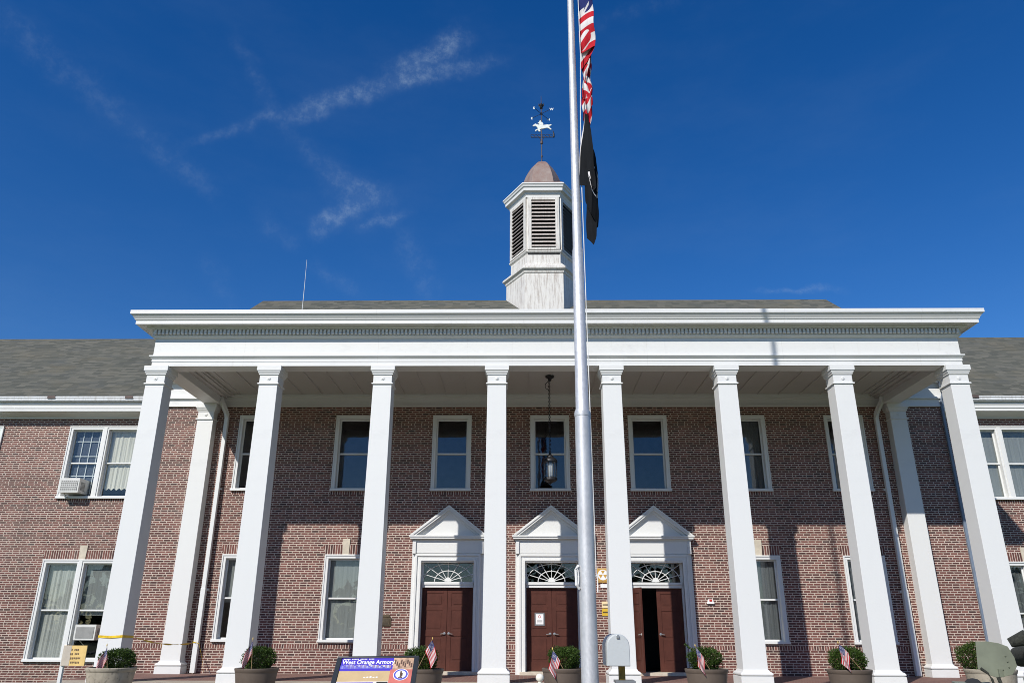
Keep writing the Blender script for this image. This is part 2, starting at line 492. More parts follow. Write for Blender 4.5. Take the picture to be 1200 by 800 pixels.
class MB:
    def __init__(s):
        s.v = []; s.f = []; s.mi = []

    def add(s, vs, fs, mi=0):
        o = len(s.v)
        s.v += [tuple(p) for p in vs]
        s.f += [tuple(o + i for i in f) for f in fs]
        s.mi += [mi] * len(fs)
        return s

    def box(s, x0, x1, y0, y1, z0, z1, mi=0):
        vs = [(x, y, z) for z in (z0, z1) for y in (y0, y1) for x in (x0, x1)]
        return s.add(vs, [(0, 2, 3, 1), (4, 5, 7, 6), (0, 1, 5, 4), (2, 6, 7, 3), (0, 4, 6, 2), (1, 3, 7, 5)], mi)

    def prism_xz(s, poly, y0, y1, mi=0):
        n = len(poly)
        vs = [(x, y0, z) for x, z in poly] + [(x, y1, z) for x, z in poly]
        fs = [tuple(range(n)), tuple(range(2 * n - 1, n - 1, -1))]
        fs += [(i, i + n, (i + 1) % n + n, (i + 1) % n) for i in range(n)]
        return s.add(vs, fs, mi)

    def tube(s, path, r, seg=8, mi=0, caps=True):
        P = [Vector(p) for p in path]
        rs = r if isinstance(r, (list, tuple)) else [r] * len(P)
        base = len(s.v); ref = Vector((0, 0, 1))
        for i, p in enumerate(P):
            d = (P[min(i + 1, len(P) - 1)] - P[max(i - 1, 0)]).normalized()
            up = ref if abs(d.dot(ref)) < 0.95 else Vector((0, 1, 0))
            a = d.cross(up).normalized(); b2 = d.cross(a).normalized()
            for j in range(seg):
                t = 2 * math.pi * (j + 0.5) / seg
                s.v.append(tuple(p + (a * math.cos(t) + b2 * math.sin(t)) * rs[i]))
        for i in range(len(P) - 1):
            for j in range(seg):
                q = (j + 1) % seg
                s.f.append((base + i * seg + j, base + i * seg + q, base + (i + 1) * seg + q, base + (i + 1) * seg + j)); s.mi.append(mi)
        if caps:
            s.f.append(tuple(base + j for j in range(seg))[::-1]); s.mi.append(mi)
            e = base + (len(P) - 1) * seg
            s.f.append(tuple(e + j for j in range(seg))); s.mi.append(mi)
        return s

    def lathe(s, prof, cx, cy, seg=32, mi=0, cap=True, rot=0.0):
        base = len(s.v)
        for r, z in prof:
            for j in range(seg):
                t = 2 * math.pi * j / seg + rot
                s.v.append((cx + r * math.cos(t), cy + r * math.sin(t), z))
        for i in range(len(prof) - 1):
            for j in range(seg):
                q = (j + 1) % seg
                s.f.append((base + i * seg + j, base + i * seg + q, base + (i + 1) * seg + q, base + (i + 1) * seg + j)); s.mi.append(mi)
        if cap:
            s.f.append(tuple(base + j for j in range(seg))[::-1]); s.mi.append(mi)
            e = base + (len(prof) - 1) * seg
            s.f.append(tuple(e + j for j in range(seg))); s.mi.append(mi)
        return s

    def stack(s, cx, cy, levels, mi=0):
        """square mouldings: (half width, z)"""
        base = len(s.v)
        for h, z in levels:
            s.v += [(cx - h, cy - h, z), (cx + h, cy - h, z), (cx + h, cy + h, z), (cx - h, cy + h, z)]
        for i in range(len(levels) - 1):
            for j in range(4):
                q = (j + 1) % 4
                s.f.append((base + i * 4 + j, base + i * 4 + q, base + (i + 1) * 4 + q, base + (i + 1) * 4 + j)); s.mi.append(mi)
        s.f.append((base + 3, base + 2, base + 1, base)); s.mi.append(mi)
        e = base + (len(levels) - 1) * 4
        s.f.append((e, e + 1, e + 2, e + 3)); s.mi.append(mi)
        return s

    def xf(s, mat, start=0):
        for i in range(start, len(s.v)):
            s.v[i] = tuple(mat @ Vector(s.v[i]))
        return s

    def build(s, name, mats, parent=None, org=None, smooth=False, bevel=0.0, seg=2):
        if not isinstance(mats, (list, tuple)):
            mats = [mats]
        if org is None:
            org = ORG[parent.name] if parent is not None else Vector((0, 0, 0))
        org = Vector(org)
        me = bpy.data.meshes.new(name)
        me.from_pydata([tuple(Vector(p) - org) for p in s.v], [], s.f)
        for mm in mats:
            me.materials.append(mm)
        me.polygons.foreach_set('material_index', s.mi)
        bm = bmesh.new(); bm.from_mesh(me)
        bmesh.ops.recalc_face_normals(bm, faces=bm.faces)
        bm.to_mesh(me); bm.free()
        if smooth:
            me.polygons.foreach_set('use_smooth', [True] * len(me.polygons))
        me.update()
        o = bpy.data.objects.new(name, me)
        C.objects.link(o)
        if smooth:
            try:
                me.set_sharp_from_angle(angle=R(40))
            except Exception:
                pass
        if parent is not None:
            o.parent = parent
            o.location = org - ORG[parent.name]
        else:
            o.location = org
        ORG[o.name] = org
        if bevel:
            b = o.modifiers.new('bevel', 'BEVEL'); b.width = bevel; b.segments = seg; b.limit_method = 'ANGLE'; b.angle_limit = R(35)
        return o


def tag(o, label, cat, group=None):
    o['label'] = label; o['category'] = cat
    if group:
        o['group'] = group
    return o


def thing(name, org, label, cat, group=None):
    o = bpy.data.objects.new(name, None)
    C.objects.link(o); o.location = org; o.empty_display_size = 0.2
    ORG[o.name] = Vector(org)
    return tag(o, label, cat, group)


def struct(o):
    o['kind'] = 'structure'
    return o


def copy_tree(o, parent=None, loc=None):
    c = o.copy(); C.objects.link(c)
    if parent is not None:
        c.parent = parent
    if loc is not None:
        c.location = loc
    for ch in list(o.children):
        copy_tree(ch, c)
    return c


def text(name, body, size, mat, parent, origin, ux, uy, align='LEFT', bold=0.0, sx=1.0, width=None):
    """flat lettering in the plane spanned by ux (reading direction) and uy (up)"""
    cu = bpy.data.curves.new('lettering', 'FONT')
    cu.body = body; cu.size = size; cu.align_x = align; cu.offset = bold; cu.fill_mode = 'FRONT'
    to = bpy.data.objects.new('lettering', cu); C.objects.link(to)
    bpy.context.view_layer.update()
    me = bpy.data.meshes.new_from_object(to.evaluated_get(bpy.context.evaluated_depsgraph_get()))
    bpy.data.objects.remove(to)
    if width and me.vertices:
        xs = [v.co.x for v in me.vertices]; sx = width / (max(xs) - min(xs))
    org = ORG[parent.name]; ux = Vector(ux).normalized(); uy = Vector(uy).normalized()
    for v in me.vertices:
        p = Vector(origin) + ux * v.co.x * sx + uy * v.co.y
        v.co = p - org
    me.materials.clear(); me.materials.append(mat)
    o = bpy.data.objects.new(name, me); C.objects.link(o); o.parent = parent
    ORG[o.name] = org
    return o


# ------------------------------------------------------------------ main dimensions
S = 3.08            # bay
D = 4.08            # portico depth: plane of the main wall
W = 5.33            # plane of the recessed wing walls
BX = 12.42          # half width of the main block
GZ = -0.40          # ground level, the portico floor is z = 0

# ------------------------------------------------------------------ ground
g = MB(); n = 3000
g.add([(-n, -n, GZ), (n, -n, GZ), (n, n, GZ), (-n, n, GZ)], [(0, 1, 2, 3)])
struct(g.build('ground', M['ground']))
g = MB(); g.add([(-13.5, -2.6, GZ + 0.004), (13.5, -2.6, GZ + 0.004), (13.5, -0.5, GZ + 0.004), (-13.5, -0.5, GZ + 0.004)], [(0, 1, 2, 3)])
g.add([(-3, -12.8, GZ + 0.004), (3, -12.8, GZ + 0.004), (3, -2.6, GZ + 0.004), (-3, -2.6, GZ + 0.004)], [(0, 1, 2, 3)])
g.add([(-3, -24, GZ + 0.008), (3, -24, GZ + 0.008), (3, -12.8, GZ + 0.008), (-3, -12.8, GZ + 0.008)], [(0, 1, 2, 3)])
struct(g.build('path', M['walk']))
g = MB(); g.add([(-200, -36, GZ + 0.004), (200, -36, GZ + 0.004), (200, -24, GZ + 0.004), (-200, -24, GZ + 0.004)], [(0, 1, 2, 3)])
struct(g.build('road', M['asphalt']))
g = MB(); g.box(-200, 200, -24, -23.8, GZ, GZ + 0.12)
struct(g.build('kerb', M['walk'], bevel=0.015))
g = MB()
g.box(-12.3, 12.3, -0.5, 0.92, GZ, -0.003)
struct(g.build('portico_step', M['walk'], bevel=0.02))
g = MB(); g.box(-12.3, 12.3, 0.92, D, GZ, 0.0)
struct(g.build('portico_floor', M['paver']))

# far wood across the road: it is what the window panes reflect
m = MB(); rt = random.Random(5)
for i in range(5200):
    x = rt.uniform(-150, 150); hgt = 7.5 + 2.5 * math.sin(x * .13) + 2.0 * math.sin(x * .37 + 1) + 1.2 * math.sin(x * .9)
    z = GZ + hgt * rt.random() ** .8; p = Vector((x, rt.uniform(-74, -60), z))
    a_ = Vector((rt.gauss(0, 1), rt.gauss(0, 1), rt.gauss(0, 1))).normalized(); b_ = a_.cross(Vector((rt.gauss(0, 1), rt.gauss(0, 1), rt.gauss(0, 1)))).normalized(); q = rt.uniform(.5, 1.3)
    m.add([p - a_ * q, p - b_ * q * .6, p + a_ * q, p + b_ * q * .6], [(0, 1, 2, 3)])
for i in range(60):
    x = -148 + i * 5; m.tube([(x, -66, GZ), (x + .3, -66, 5)], [.22, .12], 6)
wood = m.build('woodland', M['leaf'], org=(0, -66, GZ)); wood['kind'] = 'stuff'

# ------------------------------------------------------------------ the building
BLD = thing('brick_building', (0, D, 0), 'long two-storey red brick armory building with white columned portico and roof cupola', 'building')


def wall_grid(mb, y, x0, x1, z0, z1, holes, depth=0.34):
    xs = sorted({x0, x1, *[h[0] for h in holes], *[h[1] for h in holes]})
    zs = sorted({z0, z1, *[h[2] for h in holes], *[h[3] for h in holes]})
    for i in range(len(xs) - 1):
        for j in range(len(zs) - 1):
            a, b, c, d = xs[i], xs[i + 1], zs[j], zs[j + 1]
            mx, mz = (a + b) / 2, (c + d) / 2
            if any(h[0] < mx < h[1] and h[2] < mz < h[3] for h in holes):
                continue
            mb.add([(a, y, c), (b, y, c), (b, y, d), (a, y, d)], [(0, 1, 2, 3)], 0)
            mb.add([(a, y + depth, c), (b, y + depth, c), (b, y + depth, d), (a, y + depth, d)], [(3, 2, 1, 0)], 1)
    for a, b, c, d in holes:
        e = y + depth
        mb.add([(a, y, c), (a, e, c), (a, e, d), (a, y, d)], [(0, 1, 2, 3)], 0)
        mb.add([(b, y, c), (b, y, d), (b, e, d), (b, e, c)], [(0, 1, 2, 3)], 0)
        mb.add([(a, y, d), (a, e, d), (b, e, d), (b, y, d)], [(0, 1, 2, 3)], 0)
        mb.add([(a, y, c), (b, y, c), (b, e, c), (a, e, c)], [(0, 1, 2, 3)], 0)


UP = [(k * S, 5.18, 0.60, 2.38) for k in (-3, -2, -1, 0, 1, 2, 3)]
LO = [(k * S, 0.84, 0.60, 2.44) for k in (-3, -2, 2, 3)]
holes = [(x - w_ + .05, x + w_ - .05, z + .04, z + h - .05) for x, z, w_, h in UP + LO]
holes += [(k * S - 0.84, k * S + 0.84, 0.0, 3.11) for k in (-1, 0, 1)]
m = MB()
wall_grid(m, D, -BX, BX, GZ, 8.9, holes)
for sx in (-1, 1):      # short return walls to the wings
    m.add([(sx * BX, D, GZ), (sx * BX, W + 0.4, GZ), (sx * BX, W + 0.4, 8.9), (sx * BX, D, 8.9)], [(0, 1, 2, 3)], 0)
m.add([(-BX, 17, GZ), (BX, 17, GZ), (BX, 17, 9), (-BX, 17, 9)], [(0, 1, 2, 3)], 0)
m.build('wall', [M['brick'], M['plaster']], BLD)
# floors and partitions inside
m = MB()
m.box(-31, 31, W + 0.45, 16.9, 4.2, 4.45); m.box(-31, 31, W + .45, 16.9, 8.3, 8.42); m.box(-31, 31, W + 0.45, 16.9, -0.3, -0.02)
m.box(-12.3, 12.3, D + 0.4, W + .44, 4.2, 4.45); m.box(-12.3, 12.3, D + 0.4, W + .44, 8.3, 8.42); m.box(-12.3, 12.3, D + 0.35, W + .44, -0.3, -0.02)
for x in [k * S + S / 2 for k in range(-4, 4)]:
    m.box(x - .06, x + .06, D + .42, 9, 0, 4.19); m.box(x - .06, x + .06, D + .42, 9, 4.46, 8.29)
m.box(-31, 31, 9.0, 9.15, 0, 8.29)
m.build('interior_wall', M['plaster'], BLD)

# belt course of upright bricks, sill rows, flat arches, keystones
cuts = sorted([k * S for k in (-1, 0, 1)])
edges = [-BX] + [v for c in cuts for v in (c - 1.07, c + 1.07)] + [BX]
for i in range(0, len(edges), 2):
    m = MB(); m.box(edges[i], edges[i + 1], D - 0.003, D + 0.02, 0.675, 0.785)
    m.build('belt_course', M['soldier'], BLD)
for x, z, w_, h in UP:
    m = MB(); m.box(x - w_ - 0.02, x + w_ + 0.02, D - 0.003, D + 0.02, z - 0.105, z + .02)
    m.build('brick_sill', M['soldier'], BLD)


def arch(x, z, hw, y, h=0.275, key=0.105, kh=0.47):
    for s in (-1, 1):
        m = MB()
        a = [(s * key, z), (s * (hw + .0), z), (s * (hw + 0.10), z + h), (s * key, z + h)]
        m.prism_xz([(x + p, q) for p, q in a], y - 0.003, y + 0.02)
        m.build('flat_arch', M['soldier'], BLD)
    m = MB()
    m.prism_xz([(x - key * .92, z - 0.01), (x + key * .92, z - 0.01), (x + key * 1.08, z - .01 + kh), (x - key * 1.08, z - .01 + kh)], y - 0.03, y + 0.02)
    m.build('keystone', M['stone'], BLD, bevel=0.006)


for x, z, w_, h in LO:
    arch(x, z + h + 0.01, w_ - 0.0, D)


# ---- double hung windows
def make_sash_set(m, y, x0, x1, z0, z1, rail=None):
    """frame members of two sashes between the given lines (upper one outside)"""
    t = 0.045
    rail = (z0 + z1) / 2 if rail is None else rail
    for (a, b, yy) in ((rail - 0.02, z1, y), (z0, rail + 0.02, y + 0.04)):
        m.box(x0, x0 + t, yy, yy + 0.035, a, b); m.box(x1 - t, x1, yy, yy + 0.035, a, b)
        m.box(x0 + t, x1 - t, yy, yy + 0.035, a, a + t); m.box(x0 + t, x1 - t, yy, yy + 0.035, b - t, b)


def window(cx, y, zb, hw, h, parent=BLD, cover=None, mull=0, sash_mat=None):
    """part: window (casing) > sill, sash, pane, blind"""
    org = (cx, y, zb)
    m = MB(); c = 0.105
    x0, x1, z1 = cx - hw, cx + hw, zb + h
    for (a, b) in ((x0, x0 + c), (x1 - c, x1)):
        m.box(a, b, y - 0.035, y + 0.16, zb + 0.07, z1 - c)
    m.box(x0, x1, y - 0.035, y + 0.16, z1 - c, z1)
    m.box(x0 - .012, x0 + 0.03, y - 0.055, y + 0.0, zb + 0.07, z1 - .004); m.box(x1 - 0.03, x1 + .012, y - 0.055, y + 0.0, zb + 0.07, z1 - .004)
    m.box(x0 - .012, x1 + .012, y - 0.057, y + 0.0, z1 - 0.03, z1 + 0.012)
    bays = [(x0 + c, x1 - c)]
    if mull:
        m.box(cx - 0.11, cx + 0.11, y - 0.035, y + 0.16, zb + 0.07, z1 - c)
        m.box(cx - 0.06, cx + 0.06, y - 0.06, y - 0.034, zb + 0.07, z1 - .032)
        bays = [(x0 + c, cx - 0.11), (cx + 0.11, x1 - c)]
    f = m.build('window', M['casing'], parent, org=org, bevel=0.006)
    m = MB(); m.box(x0 - .03, x1 + .03, y - 0.085, y + 0.18, zb, zb + 0.072)
    m.build('sill', M['casing'], f, bevel=0.006)
    for i, (a, b) in enumerate(bays):
        m = MB(); make_sash_set(m, y + 0.085, a, b, zb + 0.072, z1 - c)
        m.build('sash', sash_mat or M['casing'], f, bevel=0.004)
        m = MB(); mid = (zb + 0.072 + z1 - c) / 2
        m.box(a + .03, b - .03, y + 0.098, y + 0.104, mid, z1 - c - .02); m.box(a + .03, b - .03, y + 0.138, y + 0.144, zb + 0.09, mid)
        m.build('pane', M['glass'], f)
        cv = cover[i] if isinstance(cover, (list, tuple)) else cover
        if cv:
            mat, kind, frac = {'shade': ('shade', 'blind', 1.0), 'curtain': ('curtain', 'curtain', 1.0), 'cream': ('curtain2', 'curtain', 0.88),
                               'half': ('shade', 'blind', 0.55), 'dark': ('darkcurt', 'curtain', 1.0), 'blue': ('blueshade', 'blind', 1.0),
                               'pale': ('curtain', 'blind', 0.97)}[cv]
            m = MB(); zt = z1 - c; zl = zt - frac * (h - c - 0.07); N = 40
            for q in range(N):
                xa = a + (b - a) * q / N; xb = a + (b - a) * (q + 1) / N
                A = 0.010 if kind == 'curtain' else 0.002
                wv_ = lambda t: math.sin(t * 1.15) + .8 * math.sin(t * .53 + x0) + .5 * math.sin(t * 2.1 + 2)
                ya = y + 0.20 + A * wv_(q); yb = y + 0.20 + A * wv_(q + 1)
                za = zl + (0.03 * math.sin(q * .9) if kind == 'curtain' and frac < 1 else 0); zb2 = zl + (0.03 * math.sin((q + 1) * .9) if kind == 'curtain' and frac < 1 else 0)
                m.add([(xa, ya, za), (xb, yb, zb2), (xb, yb, zt), (xa, ya, zt)], [(0, 1, 2, 3)])
            m.build(kind, M[mat], f, smooth=True)
    return f


cov_up = {-3: None, -2: None, -1: None, 0: None, 1: None, 2: 'dark', 3: None}
for k, (x, z, w_, h) in zip(range(-3, 4), UP):
    window(x, D, z, w_, h, cover=cov_up[k])
for x, z, w_, h in LO:
    window(x, D, z, w_, h, cover={-3: 'half', -2: 'shade', 2: 'dark', 3: 'dark'}[round(x / S)])

# ---- three doorways
def doorway(cx, open_left=False):
    y = D
    m = MB()
    for s in (-1, 1):       # stepped side casings
        a = lambda p, q: (min(cx + s * p, cx + s * q), max(cx + s * p, cx + s * q))
        x0, x1 = a(0.80, 0.99); m.box(x0, x1, y - 0.10, y + 0.02, 0.0, 3.30)
        x0, x1 = a(0.785, 0.85); m.box(x0, x1, y - 0.125, y - 0.098, 0.0, 3.13)
        x0, x1 = a(0.91, 0.97); m.box(x0, x1, y - 0.135, y - 0.098, 0.0, 3.30)
        x0, x1 = a(0.97, 1.07); m.box(x0, x1, y - 0.055, y + 0.02, 0.0, 3.31)
        x0, x1 = a(0.80, 0.84); m.box(x0, x1, y - .09, y + 0.30, 0.0, 3.09)
        x0, x1 = a(0.96, 1.06); m.box(x0, x1, y - 0.16, y - 0.05, 3.31, 3.66)
    m.box(cx - 0.988, cx + 0.988, y - 0.098, y + 0.02, 3.15, 3.32)
    m.box(cx - 0.97, cx + 0.97, y - 0.133, y - 0.099, 3.24, 3.302)
    m.box(cx - 0.845, cx + 0.845, y - 0.123, y - 0.099, 3.105, 3.152)
    m.box(cx - 0.838, cx + 0.838, y - 0.09, y + 0.30, 3.07, 3.148)
    m.box(cx - 1.07, cx + 1.07, y - 0.115, y + 0.02, 3.322, 3.70)          # frieze
    m.box(cx - 0.76, cx + 0.76, y - 0.03 + .10, y + 0.30, 2.36, 2.52)           # transom bar
    m.box(cx - 0.76, cx + 0.76, y - 0.06 + .10, y + 0.12, 2.44, 2.515)
    for s in (-1, 1):
        m.box(cx + s * .78 - .025, cx + s * .78 + .025, y + 0.12, y + 0.28, 0.08, 3.07)
    su = m.build('door_surround', M['trim'], BLD, org=(cx, y, 0), bevel=0.006)
    # pediment
    m = MB()
    m.box(cx - 1.10, cx + 1.10, y - 0.15, y + 0.02, 3.70, 3.735)
    m.box(cx - 1.14, cx + 1.14, y - 0.235, y + 0.02, 3.735, 3.79)
    m.box(cx - 1.17, cx + 1.17, y - 0.26, y + 0.02, 3.79, 3.835)
    m.prism_xz([(cx - 1.02, 3.835), (cx + 1.02, 3.835), (cx, 4.55)], y - 0.10, y + 0.02)
    rise, run = 0.90, 1.17
    for s in (-1, 1):
        for (o0, o1, dep) in ((-0.205, -0.12, 0.15), (-0.12, -0.055, 0.235), (-0.055, 0.025, 0.262)):
            zb = 3.836
            pts = []
            for o in (o0, o1):
                z_apex = 4.70 + o * 1.0
                xx = (z_apex - zb) / rise * run
                pts.append((z_apex, min(xx, 1.17 + .02)))
            (za, xa), (zc, xc) = pts
            p = [(cx, za), (cx + s * xa, za - xa * rise / run), (cx + s * xc, zc - xc * rise / run), (cx, zc)]
            m.prism_xz(p, y - dep, y + 0.02)
    m.build('pediment', M['trim'], su, bevel=0.004)
    m = MB(); m.box(cx - 0.95, cx + 0.95, y - 0.32, y + 0.30, 0.0, 0.085)
    m.build('doorstep', M['stone'], su, bevel=0.01)
    # fanlight
    m = MB(); zc = 2.535
    def arc(rx, rz, r, n=22):
        m.tube([(cx + rx * math.cos(math.pi * i / n), y + .135, zc + rz * math.sin(math.pi * i / n)) for i in range(n + 1)], r, 6)
    arc(0.735, 0.50, 0.012); arc(0.40, 0.30, 0.014)
    for i in range(1, 8):
        t = math.pi * i / 8
        e = 1.0 if i in (1, 7) else 1.0
        p1 = (cx + 0.74 * math.cos(t) * 1.0, y + .135, zc + 0.505 * math.sin(t))
        k2 = min((0.755 / abs(p1[0] - cx)) if abs(p1[0] - cx) > 1e-3 else 9, 0.53 / max(1e-3, p1[2] - zc))
        m.tube([(cx, y + .135, zc), (cx + (p1[0] - cx) * k2, y + .135, zc + (p1[2] - zc) * k2)], 0.011, 6)
    hub = [(cx + 0.10 * math.cos(math.pi * i / 12), zc + 0.12 * math.sin(math.pi * i / 12)) for i in range(13)]
    m.prism_xz(hub, y + 0.115, y + 0.15)
    for s in (-1, 1):
        m.box(cx + s * .745 - .012, cx + s * .745 + .012, y + .12, y + .16, 2.522, 3.07)
    fl = m.build('fanlight', M['trim'], BLD, org=(cx, y, 2.52))
    m = MB(); m.box(cx - 0.755, cx + 0.755, y + 0.16, y + 0.168, 2.52, 3.07)
    m.build('pane', M['glass'], fl)
    # leaves
    for s in (-1, 1):
        m = MB(); x0, x1 = (0, 0.748)
        yy = y + 0.17
        t0, t1 = yy + 0.012, yy + 0.045
        m.box(x0, x1, t0, t1, 0.09, 2.352)
        st = 0.12
        m.box(x0, x0 + st, yy, t0, 0.09, 2.352); m.box(x1 - st, x1, yy, t0, 0.09, 2.352)
        for a, b in ((0.09, 0.34), (1.02, 1.18), (1.72, 1.84), (2.20, 2.352)):
            m.box(x0 + st, x1 - st, yy, t0, a, b)
        for a, b in ((0.40, 0.96), (1.24, 1.66), (1.90, 2.14)):
            m.box(x0 + st + .05, x1 - st - .05, yy + .003, t0, a, b)
        # hinge on x0 side in local space, then place
        if s < 0:
            mat = Matrix.Translation((cx - 0.752, 0, 0))
        else:
            mat = Matrix.Translation((cx + 0.752, 0, 0)) @ Matrix.Diagonal((-1, 1, 1, 1))
        if open_left and s < 0:
            mat = Matrix.Translation((cx - 0.752, yy - .02, 0)) @ Matrix.Rotation(R(-76), 4, 'Z') @ Matrix.Translation((0, -yy, 0))
        m.xf(mat)
        dl = m.build('door', M['door'], BLD, org=(cx + s * .752, yy, 0.09), bevel=0.004)
        hm = MB()
        hm.lathe([(0.035, 0), (0.035, 0.012), (0.012, 0.014), (0.012, 0.05)], 0, 0, 14)
        hm.xf(Matrix.Translation((0.69, yy, 1.09)) @ Matrix.Rotation(R(90), 4, 'X'))
        hm.tube([(0.69, yy - .05, 1.09), (0.64, yy - .055, 1.085), (0.575, yy - .052, 1.075)], [0.014, 0.013, 0.010], 8)
        hm.xf(mat)
        hm.build('handle', M['steel'], dl, smooth=True)
    return su


for k in (-1, 0, 1):
    doorway(k * S, k == 1)

# ---- columns
CY = 0.29
CAPL = [(0.25, 7.36), (0.285, 7.365), (0.285, 7.40), (0.25, 7.41), (0.25, 7.625), (0.275, 7.63), (0.275, 7.655), (0.29, 7.675), (0.305, 7.72), (0.305, 7.735),
        (0.325, 7.74), (0.325, 7.876)]


def column(cx, cy, name='column', b=0.29, t=0.25):
    org = (cx, cy, 0)
    m = MB(); m.stack(cx, cy, [(b, 0.32), (t, 7.362)])
    c = m.build(name, M['white'], BLD, org=org, bevel=0.006)
    f = t / 0.25
    m = MB(); m.stack(cx, cy, [(h * f, z) for h, z in CAPL])
    m.lathe([(0.001, 0), (0.05, 0.0), (0.048, 0.014), (0.02, 0.016), (0.02, 0.026), (0.001, 0.03)], 0, 0, 16, cap=False)
    st = len(m.v) - 16 * 6
    m.xf(Matrix.Translation((cx, cy - t, 7.52)) @ Matrix.Rotation(R(90), 4, 'X'), st)
    m.build('capital', M['white'], c, bevel=0.003)
    m = MB(); m.stack(cx, cy, [(b + .088, 0.0), (b + .088, 0.195), (b + .050, 0.198), (b + .050, 0.212), (b + .080, 0.216), (b + .090, 0.235), (b + .085, 0.262), (b + .060, 0.285), (b + .032, 0.300), (b + .012, 0.335), (b, 0.34)])
    m.build('base', M['white'], c, bevel=0.004)
    return c


for i in range(8):
    column((i - 3.5) * S, CY)
for s in (-1, 1):
    column(s * 10.85, D - 0.06, 'pilaster', 0.285, 0.25)

# ---- entablature: profile swept round three sides (outward offset, z)
EA = 10.95


def sweep_u(m, prof, yb, a=EA, y0=0.03, close=True):
    base = len(m.v)
    for o, z in prof:
        m.v += [(-a - o, yb, z), (-a - o, y0 - o, z), (a + o, y0 - o, z), (a + o, yb, z)]
    npt = len(prof)
    for i in range(npt - 1 if not close else npt):
        q = (i + 1) % npt
        for j in range(3):
            m.f.append((base + i * 4 + j, base + i * 4 + j + 1, base + q * 4 + j + 1, base + q * 4 + j)); m.mi.append(0)


m = MB()
sweep_u(m, [(-0.50, 7.878), (0.0, 7.878), (0.0, 8.00), (0.012, 8.004), (0.012, 8.085), (0.03, 8.09), (0.045, 8.11), (0.075, 8.14), (0.075, 8.17), (0.0, 8.185),
            (0.0, 8.66), (0.03, 8.665), (0.07, 8.70), (0.085, 8.72), (0.085, 8.735), (0.075, 8.74), (0.075, 8.885), (0.17, 8.89), (0.20, 8.93), (0.21, 8.965), (0.385, 8.97),
            (0.405, 8.945), (0.42, 8.945), (0.42, 9.035), (0.43, 9.05), (0.445, 9.06), (0.455, 9.09), (0.49, 9.14), (0.515, 9.175), (0.53, 9.18), (0.55, 9.20), (0.55, 9.305),
            (0.40, 9.33), (-0.50, 9.34)], D + 0.3)
ent = m.build('entablature', M['boards'], BLD, org=(0, 0, 7.88))
m = MB()
pitch = 0.106
nd = int((2 * EA + 0.1) / pitch)
for i in range(nd):
    x = -EA - .03 + pitch * i + (0.06) / 2
    m.box(x, x + 0.060, 0.03 - 0.165, 0.03 - 0.074, 8.752, 8.882)
m.build('dentil_course', M['white'], ent)
for s in (-1, 1):
    m = MB()
    for i in range(int((D - 0.2) / pitch)):
        yy = 0.12 + pitch * i
        m.box(min(s * (EA + .074), s * (EA + .155)), max(s * (EA + .074), s * (EA + .155)), yy, yy + 0.062, 8.752, 8.882)
    m.build('dentil_course', M['white'], ent)
# ceiling with battens and moulding, frieze on the main wall below it
m = MB()
m.box(-EA + .4, EA - .4, 0.45, D + 0.2, 8.24, 8.30)
for i in range(-16, 17):
    x = i * 0.66
    if abs(x) < EA - 0.5:
        m.box(x - 0.014, x + 0.014, 0.53, D - 0.1, 8.218, 8.245)
for (a, b, z) in ((0.50, 0.62, 8.13), (0.62, 0.70, 8.18)):
    m.box(-EA + .5, EA - .5, a + .03, b + .03, z, 8.241)
for s in (-1, 1):
    for (a, b, z) in ((0.50, 0.66, 8.10), (0.66, 0.80, 8.15), (0.80, 0.86, 8.19)):
        m.box(min(s * (EA - a), s * (EA - b)), max(s * (EA - a), s * (EA - b)), .60, D - .12, z, 8.242)
m.build('portico_ceiling', M['ceil'], BLD, org=(0, 0, 8.24))
m = MB()
m.box(-BX - .03, BX + .03, D - 0.05, D + 0.05, 7.88, 8.12)
m.box(-EA + .5, EA - .5, D - 0.10, D - 0.04, 8.08, 8.15); m.box(-EA + .5, EA - .5, D - 0.16, D - 0.04, 8.15, 8.239)
m.box(-BX - .03, BX + .03, D - 0.075, D + 0.05, 7.85, 7.91)
for s in (-1, 1):
    a, b = sorted((s * 11.02, s * (BX + .03)))
    m.box(a, b, D - 0.05, D + .05, 8.121, 8.62)
    a, b = sorted((s * 11.02, s * (BX + .10)))
    m.box(a, b, D - 0.12, D + .05, 8.10, 8.16); m.box(a, b, D - .16, D + .05, 8.62, 8.70)
    a, b = sorted((s * 11.02, s * (BX + .30)))
    m.box(a, b, D - 0.34, D + .05, 8.70, 8.92)
    m.box(min(s * BX, s * (BX + .03)), max(s * BX, s * (BX + .03)), D + .05, W, 7.88, 8.92)
m.build('wall_frieze', M['trim'], BLD, org=(0, D, 7.88), bevel=0.004)

# ---- roofs
m = MB()
RY, RZ = 10.0, 14.12
e = 0.35
RX = 11.78
v = [(-BX - e, D - .4, 8.95), (BX + e, D - .4, 8.95), (BX + e, 17.2, 8.95), (-BX - e, 17.2, 8.95), (-RX, RY, RZ), (RX, RY, RZ)]
m.add(v, [(0, 1, 5, 4), (2, 3, 4, 5), (1, 2, 5), (3, 0, 4), (0, 3, 2, 1)])
m.build('roof', M['shingle'], BLD, org=(0, RY, 8.9))
m = MB()
m.box(-EA - .3, EA + .3, -0.3, D - .39, 9.30, 9.345)
m.build('roof', M['shingle'], BLD, org=(0, 2, 9.28))

